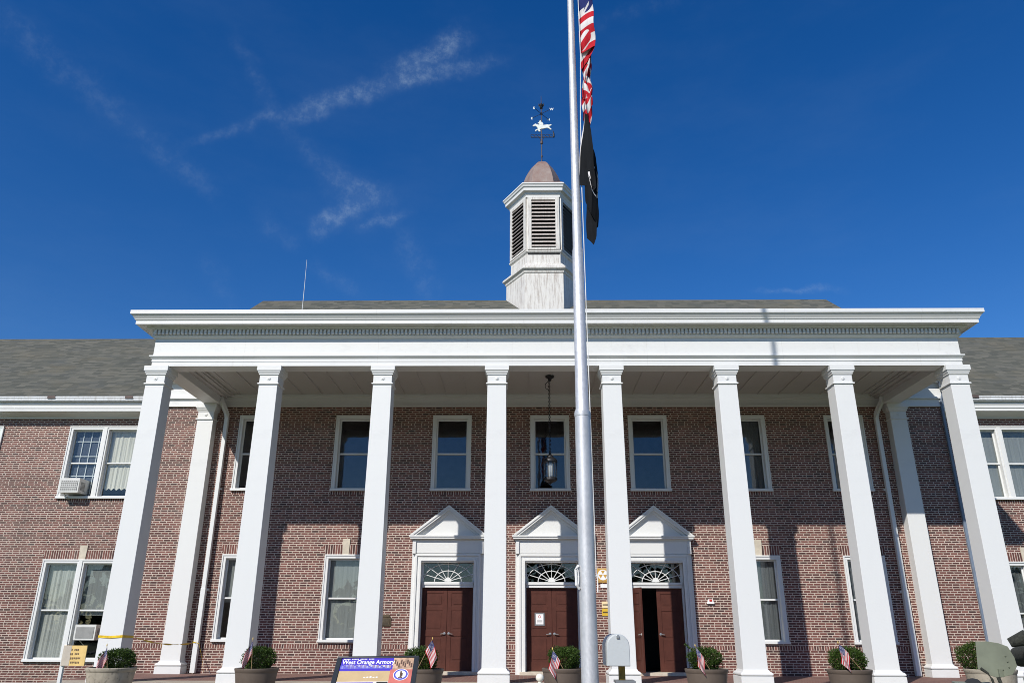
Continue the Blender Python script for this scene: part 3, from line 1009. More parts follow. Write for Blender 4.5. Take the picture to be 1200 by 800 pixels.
# ---- wings
WX0, WX1 = BX, 31.0
WU = [(14.78, 5.13, 1.20, 2.39), (19.45, 5.13, 1.2, 2.39), (24.12, 5.13, 1.2, 2.39)]
WL = [(14.78, 0.24, 1.20, 2.98), (19.45, 0.24, 1.2, 2.98), (24.12, 0.24, 1.2, 2.98)]
for s in (-1, 1):
    m = MB()
    hl = [((s * x) - w_ + .05, (s * x) + w_ - .05, z + .04, z + h - .05) for x, z, w_, h in WU + WL]
    wall_grid(m, W, min(s * WX0, s * WX1), max(s * WX0, s * WX1), GZ, 8.4, hl)
    m.add([(s * WX1, W, GZ), (s * WX1, 16.7, GZ), (s * WX1, 16.7, 8.4), (s * WX1, W, 8.4)], [(0, 1, 2, 3)], 0)
    m.add([(s * WX1, 16.7, GZ), (s * WX0, 16.7, GZ), (s * WX0, 16.7, 8.4), (s * WX1, 16.7, 8.4)], [(0, 1, 2, 3)], 0)
    m.build('wall', [M['brick'], M['plaster']], BLD)
    a, b = sorted((s * (BX + .035), s * (WX1 + .3)))
    m = MB()
    m.prism_xz([(0, 0), (1, 0), (1, 1), (0, 1)], 0, 1); m.v = []; m.f = []; m.mi = []
    prof = [(W, 7.80), (W - .04, 7.80), (W - .04, 7.835), (W - .08, 7.85), (W - .40, 7.945), (W - .44, 7.945), (W - .44, 8.025), (W - .46, 8.04), (W - .46, 8.13),
            (W - .48, 8.16), (W - .48, 8.235), (W, 8.235)]
    n_ = len(prof)
    m.add([(a, y_, z_) for y_, z_ in prof] + [(b, y_, z_) for y_, z_ in prof],
          [tuple(range(n_)), tuple(range(2 * n_ - 1, n_ - 1, -1))] + [(i, i + n_, (i + 1) % n_ + n_, (i + 1) % n_) for i in range(n_)])
    cor = m.build('cornice', M['trim'], BLD, org=((a + b) / 2, W, 7.8))
    m = MB()
    gp = [(y_ - .19, z_ - .014) for y_, z_ in ((W - .27, 8.252), (W - .37, 8.252), (W - .405, 8.29), (W - .41, 8.36), (W - .425, 8.38), (W - .425, 8.42), (W - .415, 8.42), (W - .40, 8.38), (W - .36, 8.27), (W - .27, 8.27))]
    n_ = len(gp)
    m.add([(a, y_, z_) for y_, z_ in gp] + [(b, y_, z_) for y_, z_ in gp],
          [tuple(range(n_)), tuple(range(2 * n_ - 1, n_ - 1, -1))] + [(i, i + n_, (i + 1) % n_ + n_, (i + 1) % n_) for i in range(n_)])
    for q in range(6):
        x = s * (13.9 + q * 2.6)
        if a < x < b:
            m.box(x - 0.13, x + 0.13, W - .625, W - .49, 8.33, 8.43, 1)
    m.build('gutter', [M['gutter'], M['rust']], cor)
    m = MB()
    y0, z0, y1, z1 = W - .50, 8.36, 11.0, 12.80
    a, b = sorted((s * (BX - 1.5), s * (WX1 + .35)))
    m.add([(a, y0, z0), (b, y0, z0), (b, y1, z1), (a, y1, z1), (a, 16.9, z0), (b, 16.9, z0), (a, y0, z0 - .12), (b, y0, z0 - .12), (a, 16.9, z0 - .12), (b, 16.9, z0 - .12)],
          [(0, 1, 2, 3), (3, 2, 5, 4), (0, 6, 7, 1), (6, 8, 9, 7), (4, 5, 9, 8), (0, 3, 4, 8, 6), (1, 7, 9, 5, 2)])
    m.build('roof', M['shingle'], BLD, org=((a + b) / 2, 11, 8.4))
    cu = {-1: [('blue', 'cream'), ('shade', 'cream'), ('shade', 'shade')], 1: [('shade', 'shade'), ('shade', 'shade'), ('shade', 'shade')]}[s]
    cl_ = {-1: [('curtain', 'half'), ('shade', 'shade'), ('shade', 'shade')], 1: [('dark', 'dark'), ('shade', 'shade'), ('shade', 'shade')]}[s]
    for (x, z, w_, h), cv in zip(WU, cu):
        window(s * x, W, z, w_, h, cover=cv if s < 0 else cv, mull=1)
        mm = MB(); mm.box(s * x - w_ - .02, s * x + w_ + .02, W - .003, W + .02, z - .105, z + .02); mm.build('brick_sill', M['soldier'], BLD)
    for (x, z, w_, h), cv in zip(WL, cl_):
        window(s * x, W, z, w_, h, cover=cv, mull=1)
        arch(s * x, z + h + .012, w_, W, 0.275, 0.115, 0.44)
# curtain behind the blind pane of the first left upper window is only partly drawn: keep interior muntin bars of an inner grille
m = MB()
for i in range(4):
    x = -15.86 + 0.27 * i
    m.box(x - .012, x + .012, W + .165, W + .178, 5.2, 7.4)
for z in (5.9, 6.55, 7.05):
    m.box(-15.88, -14.9, W + .162, W + .175, z - .012, z + .012)
m.build('window_grille', M['casing'], BLD, org=(-15.4, W, 5.2))

# ---- cupola
CUX, CUY = 0.02, 10.0


def hexa(m, levels, mi=0):
    base = len(m.v)
    for a, z in levels:
        for j in range(6):
            t = R(-120 + 60 * j)
            m.v.append((CUX + a * math.cos(t), CUY + a * math.sin(t), z))
    for i in range(len(levels) - 1):
        for j in range(6):
            q = (j + 1) % 6
            m.f.append((base + i * 6 + j, base + i * 6 + q, base + (i + 1) * 6 + q, base + (i + 1) * 6 + j)); m.mi.append(mi)
    m.f.append(tuple(base + j for j in range(6))[::-1]); m.mi.append(mi)
    e_ = base + (len(levels) - 1) * 6
    m.f.append(tuple(e_ + j for j in range(6))); m.mi.append(mi)


m = MB()
hexa(m, [(1.56, 12.0), (1.56, 14.72), (1.60, 14.76), (1.62, 14.83), (1.68, 14.88), (1.72, 14.90), (1.72, 14.98), (1.68, 15.02), (1.42, 15.24), (1.38, 15.26)])
hexa(m, [(1.37, 15.2), (1.37, 15.70), (1.40, 15.72), (1.45, 15.77), (1.45, 15.82), (1.36, 15.86), (1.36, 18.34)])
cup = m.build('cupola', M['old'], BLD, org=(CUX, CUY, 12.9), bevel=0.008)
m = MB()
hexa(m, [(1.36, 18.32), (1.43, 18.33), (1.43, 18.40), (1.47, 18.45), (1.49, 18.52), (1.62, 18.56), (1.63, 18.68), (1.68, 18.72), (1.71, 18.80), (1.74, 18.82), (1.74, 18.88), (1.55, 18.96)])
m.build('cornice', M['trim'], cup, bevel=0.005)
m = MB()
hexa(m, [(1.66, 18.93), (1.60, 18.98), (1.0, 19.17), (0.96, 19.20), (0.945, 19.35), (0.89, 19.60), (0.815, 19.85), (0.72, 20.10), (0.60, 20.34), (0.48, 20.54), (0.35, 20.68), (0.22, 20.77), (0.10, 20.80)])
m.build('dome', M['copper'], cup, bevel=0.01)
AP = 1.36 * math.cos(R(30))
for j in range(6):
    m = MB()
    # local frame: face plane y = -AP, x in +-0.68
    y0 = -AP
    m.box(-0.50, 0.50, y0 - 0.012, y0 - 0.004, 15.92, 18.22, 1)  # black sheet on the solid body paints the shade behind the slats
    for a, b in ((-0.66, -0.50), (0.50, 0.66)):
        m.box(a, b, y0 - 0.075, y0 - .003, 15.87, 18.32)
    m.box(-0.50, 0.50, y0 - 0.075, y0 - .003, 18.20, 18.32); m.box(-0.50, 0.50, y0 - 0.075, y0 - .003, 15.87, 15.95)
    for i in range(13):
        z = 16.0 + i * 0.172
        m.add([(-0.50, y0 - 0.085, z), (0.50, y0 - 0.085, z), (0.50, y0 - 0.02, z + 0.085), (-0.50, y0 - 0.02, z + 0.085),
               (-0.50, y0 - 0.085, z + .022), (0.50, y0 - 0.085, z + .022), (0.50, y0 - 0.02, z + 0.105), (-0.50, y0 - 0.02, z + 0.105)],
              [(0, 1, 2, 3), (7, 6, 5, 4), (0, 4, 5, 1), (3, 2, 6, 7), (0, 3, 7, 4), (1, 5, 6, 2)], 2)
    if j == 0:
        m.box(-0.66, 0.66, y0 - 0.035, y0 - .004, 15.66, 15.80, 1)  # black strip paints the shadow gap below the front louver
    m.xf(Matrix.Translation((CUX, CUY, 0)) @ Matrix.Rotation(R(60 * j), 4, 'Z'))
    m.build('louver', [M['old'], M['dark'], M['slat']], cup)

# ------------------------------------------------------------------ weather vane
VX = CUX
vane = thing('weather_vane', (VX, CUY, 20.6), 'black iron weather vane with a pale horse and rider on top of the cupola', 'weather vane')
m = MB()
m.lathe([(0.09, 20.60), (0.09, 20.66), (0.05, 20.72), (0.026, 20.76), (0.023, 21.1), (0.04, 21.12), (0.04, 21.2), (0.022, 21.22), (0.021, 21.8), (0.06, 21.84), (0.06, 21.95), (0.020, 21.98), (0.018, 24.0), (0.008, 24.45)], VX, CUY, 12)
m.build('rod', M['rust'], vane, smooth=True)
m = MB()
zz = 22.24
m.tube([(VX - .48, CUY, zz - .06), (VX + .55, CUY, zz - .06)], 0.022, 6)
for sx, n_ in ((-1, 3), (1, 3)):
    for q in range(n_):
        cxq = VX + sx * (0.10 + .16 * q)
        m.tube([(cxq + .07 * math.cos(t), CUY, zz + .03 + .07 * math.sin(t)) for t in [i * math.pi / 6 for i in range(11)]], 0.014, 6)
m.tube([(VX + .55, CUY, zz - .06), (VX + .56, CUY, zz + .1), (VX + .52, CUY, zz + .30)], [.05, .04, .012], 6)
m.tube([(VX - .1, CUY, zz - .06), (VX - .04, CUY, zz - .22), (VX, CUY, zz - .3)], 0.016, 6); m.tube([(VX + .1, CUY, zz - .06), (VX + .04, CUY, zz - .22), (VX, CUY, zz - .3)], 0.016, 6)
m.build('scrollwork', M['iron'], vane)
hx, hz = VX + .02, 22.74
hp = [(-.43, .06), (-.36, .12), (-.30, .17), (-.22, .13), (-.12, .10), (0.0, .09), (.14, .10), (.25, .12), (.33, .10), (.42, .14), (.45, .10), (.38, .04), (.33, .03),
      (.36, -.05), (.44, -.13), (.41, -.17), (.32, -.10), (.24, -.06), (.10, -.10), (-.04, -.12), (-.10, -.16), (-.06, -.24), (-.12, -.27), (-.19, -.19), (-.17, -.12), (-.22, -.02), (-.30, .05), (-.38, .02)]
m = MB(); m.prism_xz([(hx + x, hz + z) for x, z in hp], CUY - .025, CUY + .025)
m.prism_xz([(hx + x, hz + z) for x, z in [(-.13, .09), (.04, .08), (.07, .16), (.02, .24), (-.05, .27), (-.04, .33), (-.09, .36), (-.14, .32), (-.12, .26), (-.19, .20), (-.18, .17), (-.11, .19)]], CUY - .028, CUY + .028)
m.prism_xz([(hx + x, hz + z) for x, z in [(-.19, -.11), (-.28, -.15), (-.31, -.24), (-.27, -.25), (-.24, -.19), (-.14, -.15)]], CUY - .022, CUY + .022)
m.build('horse_figure', M['gilt'], vane, bevel=0.006)
m = MB()
za = 23.46
LET = []
for q, L_ in ((0, 'N'), (1, 'E'), (2, 'S'), (3, 'W')):
    t = R(52 + 90 * q)
    ex, ey = VX + .54 * math.cos(t), CUY + .54 * math.sin(t)
    m.tube([(VX, CUY, za), (ex, ey, za)], 0.012, 6)
    LET.append((L_, ex, ey))
m.lathe([(0.045, za - .05), (0.06, za), (0.045, za + .05)], VX, CUY, 10)
m.build('direction_arms', M['iron'], vane)
for L_, ex, ey in LET:
    text('direction_letter', L_, 0.16, M['gilt'], vane, (ex - .05, ey, za - .055), (1, 0, 0), (0, 0, 1), bold=0.008)
m = MB()
m.tube([(VX - .12, CUY, 23.90), (VX + .12, CUY, 23.90)], 0.02, 6)
m.lathe([(0.02, 23.72), (0.075, 23.76), (0.05, 23.82), (0.09, 23.88), (0.10, 23.94), (0.05, 24.0), (0.02, 24.04)], VX, CUY, 10)
for sx in (-1, 1):
    m.tube([(VX + sx * .04, CUY, 23.8), (VX + sx * .12, CUY, 23.93), (VX + sx * .10, CUY, 24.02)], 0.018, 6)
m.build('finial', M['iron'], vane, smooth=True)

# antenna on the roof
m = MB(); m.tube([(-9.55, 8.3, 12.4), (-9.56, 8.3, 13.9), (-9.58, 8.3, 15.2)], [0.016, 0.011, 0.005], 6)
tag(m.build('radio_antenna', M['spout'], org=(-9.55, 8.3, 12.6)), 'thin whip antenna standing on the left slope of the main roof', 'antenna')

# ------------------------------------------------------------------ downspouts
def spout(path, label, mat, sx=.065, name='downspout'):
    m = MB(); m.tube(path, sx, 4)
    for q in (2.2, 5.0):
        p = path[-1]
        pass
    o = m.build(name, mat, org=path[-1], bevel=0.006)
    tag(o, label, 'downspout', 'downspouts on the front wall')
    return o


for s, lab in ((-1, 'white downspout behind the second column from the left, caution tape tied to it'), (1, 'grey-white downspout beside the right pilaster in the portico shade')):
    x = s * 10.24
    m = MB()
    m.tube([(s * 10.42, D - .34, 8.16), (s * 10.40, D - .34, 7.96), (s * 10.27, D - .14, 7.62), (x, D - .12, 7.45), (x, D - .12, 2.3)], 0.085, 4)
    m.tube([(x, D - .12, 2.32), (x, D - .12, 0.02)], 0.10, 4)
    m.box(x - .10, x + .10, D - .06, D - .001, 2.25, 2.31); m.box(x - .09, x + .09, D - .06, D - .001, 5.2, 5.26)
    m.lathe([(0.10, 8.10), (0.15, 8.235)], s * 10.42, D - .34, 8)
    tag(m.build('downspout', M['spout'], org=(x, D - .12, 0), bevel=0.008), lab, 'downspout', 'downspouts on the front wall')
m = MB()
m.tube([(12.50, D - .30, 8.60), (12.50, D - .30, 8.45), (12.40, D - .09, 8.05), (12.37, D - .075, 7.8), (12.37, D - .075, 0.0)], 0.055, 4)
m.box(12.36, 12.64, D - .40, D - .165, 8.44, 8.62)
tag(m.build('downspout', M['bluespout'], org=(12.37, D - .06, 0), bevel=0.005), 'slate blue thin downspout at the right corner where the main block meets the wing', 'downspout', 'downspouts on the front wall')

# ------------------------------------------------------------------ hanging lantern
LX, LY = -0.07, 2.05
lan = thing('hanging_lantern', (LX, LY, 5.1), 'black iron hanging lantern on a chain in front of the middle upper window', 'lantern')
m = MB()
m.lathe([(0.13, 8.222), (0.13, 8.19), (0.06, 8.15), (0.04, 8.08)], LX + .02, LY, 16)
for i in range(36):
    z = 8.06 - i * 0.058
    a = (i % 2) * math.pi / 2
    m.tube([(LX + .012 * math.cos(a), LY + .012 * math.sin(a), z), (LX + .028 * math.cos(a), LY + .028 * math.sin(a), z - .03), (LX + .012 * math.cos(a), LY + .012 * math.sin(a), z - .066), (LX - .012 * math.cos(a), LY - .012 * math.sin(a), z - .066), (LX - .028 * math.cos(a), LY - .028 * math.sin(a), z - .03), (LX - .012 * math.cos(a), LY - .012 * math.sin(a), z)], 0.010, 5)
m.tube([(LX - .02, LY, 8.08), (LX - .11, LY, 7.98), (LX - .10, LY, 7.86), (LX - .01, LY, 7.80)], 0.010, 5)
m.tube([(LX, LY, 6.0), (LX, LY, 5.86)], 0.03, 8)
m.build('chain', M['iron'], lan)
m = MB()
m.lathe([(0.03, 5.95), (0.04, 5.88), (0.09, 5.84), (0.10, 5.80), (0.19, 5.74), (0.205, 5.72), (0.205, 5.67), (0.18, 5.66), (0.02, 5.66)], LX, LY, 20)
m.lathe([(0.02, 5.22), (0.18, 5.22), (0.19, 5.20), (0.19, 5.15), (0.15, 5.12), (0.10, 5.10), (0.03, 5.06), (0.015, 5.02)], LX, LY, 20)
for i in range(6):
    t = R(60 * i + 10)
    m.tube([(LX + .185 * math.cos(t), LY + .185 * math.sin(t), 5.18), (LX + .185 * math.cos(t), LY + .185 * math.sin(t), 5.70)], 0.012, 6)
m.build('cage', M['iron'], lan, smooth=True)
m = MB(); m.lathe([(0.165, 5.22), (0.165, 5.66)], LX, LY, 24, cap=False)
m.build('glass_cylinder', M['lamp_glass'], lan, smooth=True)
m = MB(); m.lathe([(0.06, 5.24), (0.085, 5.27), (0.085, 5.62), (0.06, 5.64)], LX, LY, 16)
m.build('lamp_tube', M['frost'], lan, smooth=True)

# ------------------------------------------------------------------ flagpole and its flags
PX, PY = -0.06, -10.0
fp = thing('flagpole', (PX, PY, GZ), 'tall stepped galvanised steel flagpole standing in front of the portico', 'flagpole')
m = MB()
m.lathe([(0.102, GZ), (0.100, 3.85), (0.100, 3.87), (0.086, 3.90), (0.076, 6.20), (0.073, 6.22), (0.067, 6.25), (0.050, 10.7), (0.049, 14.0), (0.046, 17.5), (0.042, 20.2)], PX, PY, 28)
m.lathe([(0.104, 3.80), (0.106, 3.82), (0.104, 3.86)], PX, PY, 28); m.lathe([(0.0925, 2.74), (0.1005, 2.75), (0.0925, 2.76)], PX, PY, 28)
m.build('pole', M['pole'], fp, smooth=True)
m = MB()
m.lathe([(0.30, GZ), (0.30, GZ + .03), (0.20, GZ + .06), (0.14, GZ + .16), (0.105, GZ + .2)], PX, PY, 28)
m.build('base_collar', M['pole'], fp, smooth=True)
m = MB(); m.lathe([(0.002, 20.18), (0.07, 20.22), (0.10, 20.30), (0.07, 20.38), (0.002, 20.42)], PX, PY, 20, cap=False)
m.build('ball_finial', M['gold'], fp, smooth=True)
m = MB()
m.tube([(PX - .10, PY - .05, 1.66), (PX - .135, PY - .07, 1.70), (PX - .14, PY - .07, 1.88), (PX - .11, PY - .05, 1.93)], 0.018, 8)
m.tube([(PX - .10, PY - .05, 1.80), (PX - .14, PY - .07, 1.80)], 0.014, 8)
m.tube([(PX + .10, PY - .02, 1.80), (PX + .125, PY - .03, 1.83), (PX + .12, PY - .03, 1.62)], 0.008, 6)
m.tube([(PX - .125 - .018 * math.cos(t), PY - .07, 1.79 + .10 * math.sin(t)) for t in [i * math.pi / 10 for i in range(21)]], 0.008, 6)
m.build('cleat', M['rope'], fp, smooth=True)
m = MB()
m.tube([(PX + .11, PY - .02, 1.8), (PX + .095, PY - .02, 5.0), (PX + .085, PY - .02, 7.3), (PX + .10, PY - .02, 8.5), (PX + .13, PY - .03, 9.6), (PX + .055, PY, 20.1)], 0.0065, 6)
m.build('halyard', M['rope'], fp)


def lerp(keys, u):
    for (a, pa), (b, pb) in zip(keys, keys[1:]):
        if u <= b:
            t = (u - a) / (b - a); t = t * t * (3 - 2 * t)
            return [x + (y - x) * t for x, y in zip(pa, pb)]
    return list(keys[-1][1])


def flag_mesh(m, pos, nu, nv, matf):
    base = len(m.v)
    for j in range(nv + 1):
        for i in range(nu + 1):
            m.v.append(pos(i / nu, j / nv))
    for j in range(nv):
        for i in range(nu):
            a = base + j * (nu + 1) + i
            m.f.append((a, a + 1, a + nu + 2, a + nu + 1)); m.mi.append(matf((i + .5) / nu, (j + .5) / nv))


def us_mat(u, v):
    s = int((1 - v) * 13)
    if u < 0.40 and s < 7:
        uu = u / 0.40 * 11; vv = (1 - v) * 13 / 7 * 9
        du, dv = uu - round(uu), vv - round(vv)
        if (int(round(uu)) + int(round(vv))) % 2 == 0 and abs(du) < .42 and abs(dv) < .34 and 0.5 < uu < 10.6 and .5 < vv < 8.6:
            return 1
        return 2
    return 0 if s % 2 == 0 else 1


KU = [(0.0, (0.17, 0.0, 0.0)), (0.09, (0.395, -0.20, -0.02)), (0.19, (0.20, 0.06, -0.22)), (0.30, (0.37, 0.16, -0.56)), (0.43, (0.20, 0.10, -0.76)),
      (0.57, (0.36, 0.02, -0.98)), (0.70, (0.22, 0.10, -1.18)), (0.84, (0.36, 0.05, -1.36)), (1.0, (0.27, 0.0, -1.56))]


def us_pos(u, v):
    x, y, dz = lerp(KU, u)
    wv = 0.018 * math.sin(9 * v + 14 * u) * min(1, u * 5) + 0.010 * math.sin(23 * v - 9 * u)
    y += 0.035 * math.sin(17 * v + 6 * u) + 0.02 * math.sin(60 * u + 5 * v)
    pinch = 1 - 0.22 * (1 - v) * min(1, u * 1.5)
    return (PX + 0.06 + (x - 0.10) * pinch + wv, PY + y * 0.9 + 0.02 * math.sin(11 * u + 6 * v), 9.66 + 1.82 * v + dz + 0.02 * math.sin(25 * u))


m = MB(); flag_mesh(m, us_pos, 132, 91, us_mat)
usf = m.build('flag', [M['red'], M['wht'], M['blu']], org=(PX + .1, PY, 9.6), smooth=True)
tag(usf, 'large striped national flag hanging limp at the top of the flagpole', 'flag')


def pow_mat(u, v):
    du, dv = (u - 0.50) * 1.65, (v - 0.52)
    r = math.hypot(du, dv)
    if u < 0.045:
        return 1
    if r < 0.22:
        if r > 0.20:
            return 1
        # dark head and shoulders against the white disc
        if math.hypot((du + .02) * 1.15, dv + 0.01) < 0.10 or (dv < -0.08 and abs(du + .02) < 0.16 + (-.08 - dv) * .3):
            return 0
        if abs(du - .16) < .012 and dv > -.1:
            return 0
        return 1
    return 0


KP = [(0.0, (0.0, 0.0, 0.0)), (0.16, (0.80, -0.09, -0.10)), (0.30, (0.25, -0.03, -0.30)), (0.46, (0.55, -0.07, -0.52)), (0.62, (1.0, 0.03, -0.68)), (0.80, (0.30, 0.05, -0.86)), (1.0, (0.9, -0.01, -1.0))]
SIL = [(6.2, (0.085, 0.15)), (6.45, (0.075, 0.215)), (6.9, (0.07, 0.25)), (7.3, (0.065, 0.27)), (7.7, (0.09, 0.22)), (8.1, (0.135, 0.13)), (8.6, (0.165, 0.035))]


def pow_pos(u, v):
    fx, y, dz = lerp(KP, u)
    z = 7.28 + 1.26 * v + dz
    hoist = PX + 0.02 + 0.145 * v ** 1.1
    L_, A_ = lerp(SIL, min(8.6, max(6.2, z)))
    k_ = min(1, u / 0.14); k_ = k_ * k_ * (3 - 2 * k_)
    X = hoist * (1 - k_) + k_ * (PX + L_ + A_ * fx)
    return (X + 0.008 * math.sin(9 * v + 12 * u), PY + y - .02 + 0.012 * math.sin(8 * v + 5 * u), z)


m = MB(); flag_mesh(m, pow_pos, 120, 80, pow_mat)
tag(m.build('flag', [M['blk'], M['wht']], org=(PX + .1, PY, 7.3), smooth=True), 'black memorial flag with white round emblem hanging below the striped flag', 'flag')

# ------------------------------------------------------------------ planters, shrubs, small flags
PYY = -1.12
PL = [(-10.07, 0.53, 1, 'first planter from the left, pale pitted concrete, beside the leftmost column'), (-6.80, 0.48, 0, 'brown tapered planter at the foot of the second column from the left'),
      (-3.07, 0.46, 0, 'brown tapered planter behind the information board, in front of the left door'), (0.04, 0.47, 0, 'brown tapered planter behind the flagpole, in front of the middle door'),
      (3.22, 0.475, 0, 'brown tapered planter in front of the open right door'), (6.37, 0.48, 0, 'brown tapered planter at the left foot of the second column from the right'),
      (9.46, 0.53, 1, 'pale concrete planter partly hidden behind the olive cannon shield')]
SH = ['clipped green shrub in the left pale concrete planter', 'bushy green shrub in the brown planter by the second column from the left', 'loose green shrub in the planter behind the information board',
      'green shrub in the planter beside the flagpole', 'green shrub with one long shoot in the planter before the open door', 'round green shrub in the planter by the second column from the right',
      'bright green shrub half hidden behind the olive cannon shield']


def lumpy(seed):
    r_ = random.Random(seed)
    ph = [(r_.uniform(2, 5), r_.uniform(0, 6.28), r_.uniform(2, 5), r_.uniform(0, 6.28)) for _ in range(4)]
    return lambda th, fi: 1 + 0.075 * sum(math.sin(a * th + b) * math.sin(c * fi + d) for a, b, c, d in ph)


def shrub(cx, cy, zb, rx, rz, seed, label, shoot=False):
    r_ = random.Random(seed); f = lumpy(seed)
    t = thing('boxwood_shrub', (cx, cy, zb), label, 'shrub', 'shrubs in the planters')
    m = MB()
    for i in range(6500):
        th = r_.uniform(0, 2 * math.pi); cz = r_.uniform(-1, 1); fi = math.acos(cz)
        rad = f(th, fi) * (r_.random() ** 0.22) * r_.choice([1, 1, 1, 1.04, 1.08])
        p = Vector((cx + rx * rad * math.sin(fi) * math.cos(th), cy + rx * rad * math.sin(fi) * math.sin(th), zb + rz * 0.55 + rz * 0.55 * rad * (cz if cz < 0 else cz ** 0.8 * .95)))
        L = r_.uniform(0.018, 0.042); wd = L * 0.30
        out = Vector((math.sin(fi) * math.cos(th), math.sin(fi) * math.sin(th), cz + .35)).normalized()
        d = (out + Vector((r_.uniform(-.9, .9), r_.uniform(-.9, .9), r_.uniform(-.5, .9)))).normalized()
        s_ = d.cross(Vector((r_.uniform(-1, 1), r_.uniform(-1, 1), r_.uniform(-1, 1)))).normalized()
        m.add([p - s_ * wd * .4, p + d * L * .5 - s_ * wd, p + d * L, p + d * L * .5 + s_ * wd, p + s_ * wd * .4], [(0, 1, 2, 3, 4)])
    if shoot:
        for i in range(26):
            q = i / 26
            p = Vector((cx - rx * .75 - q * .18, cy - .1, zb + rz * .95 + q * .13)); d = Vector((r_.uniform(-1, .4), r_.uniform(-1, 1), r_.uniform(-.2, 1))).normalized(); s_ = d.cross(Vector((0, 1, .3))).normalized()
            m.add([p, p + d * .025 - s_ * .012, p + d * .05, p + d * .025 + s_ * .012], [(0, 1, 2, 3)])
    m.build('foliage', M['leaf'], t)
    m = MB()
    for i in range(9):
        a = i * 0.7
        m.tube([(cx + .04 * math.cos(a), cy + .04 * math.sin(a), zb - .04), (cx + rx * .35 * math.cos(a), cy + rx * .35 * math.sin(a), zb + rz * .5), (cx + rx * .6 * math.cos(a), cy + rx * .6 * math.sin(a), zb + rz * .8)], [0.014, 0.009, 0.004], 5)
    if shoot:
        m.tube([(cx - rx * .5, cy - .1, zb + rz * .8), (cx - rx * .95, cy - .1, zb + rz * 1.15)], [.006, .003], 5)
    m.build('stem', M['stem'], t)


def small_flag(px, py, zb, lean, yaw, L, label, droop=0.35):
    t = thing('small_flag', (px, py, zb), label, 'small flag', 'small flags stuck in the planters')
    ux = Vector((math.sin(lean), -0.05, math.cos(lean))).normalized()
    m = MB()
    top = Vector((px, py, zb)) + ux * L
    m.tube([(px, py, zb - .12), tuple(top)], 0.0065, 6)
    m.build('stick', M['wood'], t)
    m = MB(); m.lathe([(0.002, -0.012), (0.013, 0.0), (0.012, 0.015), (0.002, 0.045)], top.x, top.y, 8); m.xf(Matrix.Translation((0, 0, top.z)), 0)
    m.build('spear_tip', M['gold'], t)
    h, wd = 0.27, 0.35
    fly = Vector((math.cos(yaw), -0.12, -math.sin(yaw)))
    def pos(u, v):
        q = top - ux * (0.02 + h * (1 - v))
        return tuple(q + fly * wd * u * (1 - droop * .25 * u) + Vector((-droop * .10 * u * u, -0.035 * math.sin(7 * u + 3 * v) * (.4 + u), -0.05 * u * u)) - ux * (h * droop * .25 * u * (v - .5)))
    m = MB(); flag_mesh(m, pos, 44, 39, us_mat)
    m.build('cloth', [M['red'], M['wht'], M['blu']], t, smooth=True)


for i, ((x, r_, cm, lab), sl_) in enumerate(zip(PL, SH)):
    t = thing('planter', (x, PYY, GZ), lab, 'planter', 'planters in front of the portico')
    m = MB()
    k_ = r_ / 0.48
    zt = 0.385 + (0.02 if x > 0 else -0.005) + (0.02 if i == 6 else 0)
    m.lathe([(0.345 * k_, GZ + .01), (0.36 * k_, GZ + .03), (0.455 * k_, zt - .09), (0.462 * k_, zt - .085), (0.478 * k_, zt - .03), (0.48 * k_, zt - .01), (0.472 * k_, zt), (0.43 * k_, zt), (0.425 * k_, zt - .04), (0.41 * k_, zt - .12)], x, PYY, 48)
    m.build('pot', M['conc'] if cm else M['resin'], t, smooth=True)
    m = MB(); m.lathe([(0.415 * k_, zt - .10), (0.25, zt - .075), (0.02, zt - .065)], x, PYY, 32)
    m.build('soil', M['soil'], t, smooth=True)
    off = {0: 0.13, 1: 0.03, 2: -.06, 3: 0.03, 4: -.02, 5: 0.0, 6: -.22}[i]
    shrub(x + off, PYY, zt - 0.07, {0: .37, 1: .345, 2: .36, 3: .36, 4: .355, 5: .385, 6: .40}[i], {0: .41, 1: .47, 2: .46, 3: .46, 4: .46, 5: .47, 6: .56}[i], 40 + i, sl_, i == 4)
FY = PYY - .40
FT = [(-10.05, .84, -0.22, 1.80, 0.50, 1.0, 'small striped flag furled against the shrub in the left pale concrete planter'), (-6.82, .98, -0.06, 1.95, 0.60, .5, 'small striped flag drooping at the left side of the second planter from the left'),
      (-2.84, 1.0, 0.55, 1.12, 0.66, .1, 'small striped flag open wide right of the information board'), (-0.20, .80, -0.62, 1.86, 0.62, .2, 'small striped flag hanging over the rim of the planter left of the flagpole'),
      (2.92, .88, -0.65, 1.50, 0.60, .2, 'small striped flag in the planter before the open door'), (6.04, .95, -0.80, 1.60, 0.64, .1, 'small striped flag in the planter by the second column from the right')]
FL = [(x - L * math.sin(a), z - L * math.cos(a), a, yw, L, d_, lab) for x, z, a, yw, L, d_, lab in FT]
for x, zb, lean, yaw, L, dr, lab in FL:
    small_flag(x, FY, zb, lean, yaw, L, lab, dr)

# ------------------------------------------------------------------ information board (tilted reading panel)
IX0, IX1, IYT, IZT = -3.02, -2.06, -10.0, 0.885
board = thing('information_board', ((IX0 + IX1) / 2, -10.2, GZ), 'black framed tilted information board with purple heading in front of the portico', 'sign board')
dn = Vector((0, -0.70, -0.714)).normalized(); nrm = Vector((0, -0.714, 0.70)).normalized(); rx_ = Vector((1, 0.0, 0.012)).normalized()
O = Vector((IX0, IYT, IZT))
PLEN = 0.66; PW = IX1 - IX0


def pq(x, t, h=0.0):
    return tuple(O + rx_ * x + dn * t + nrm * h)


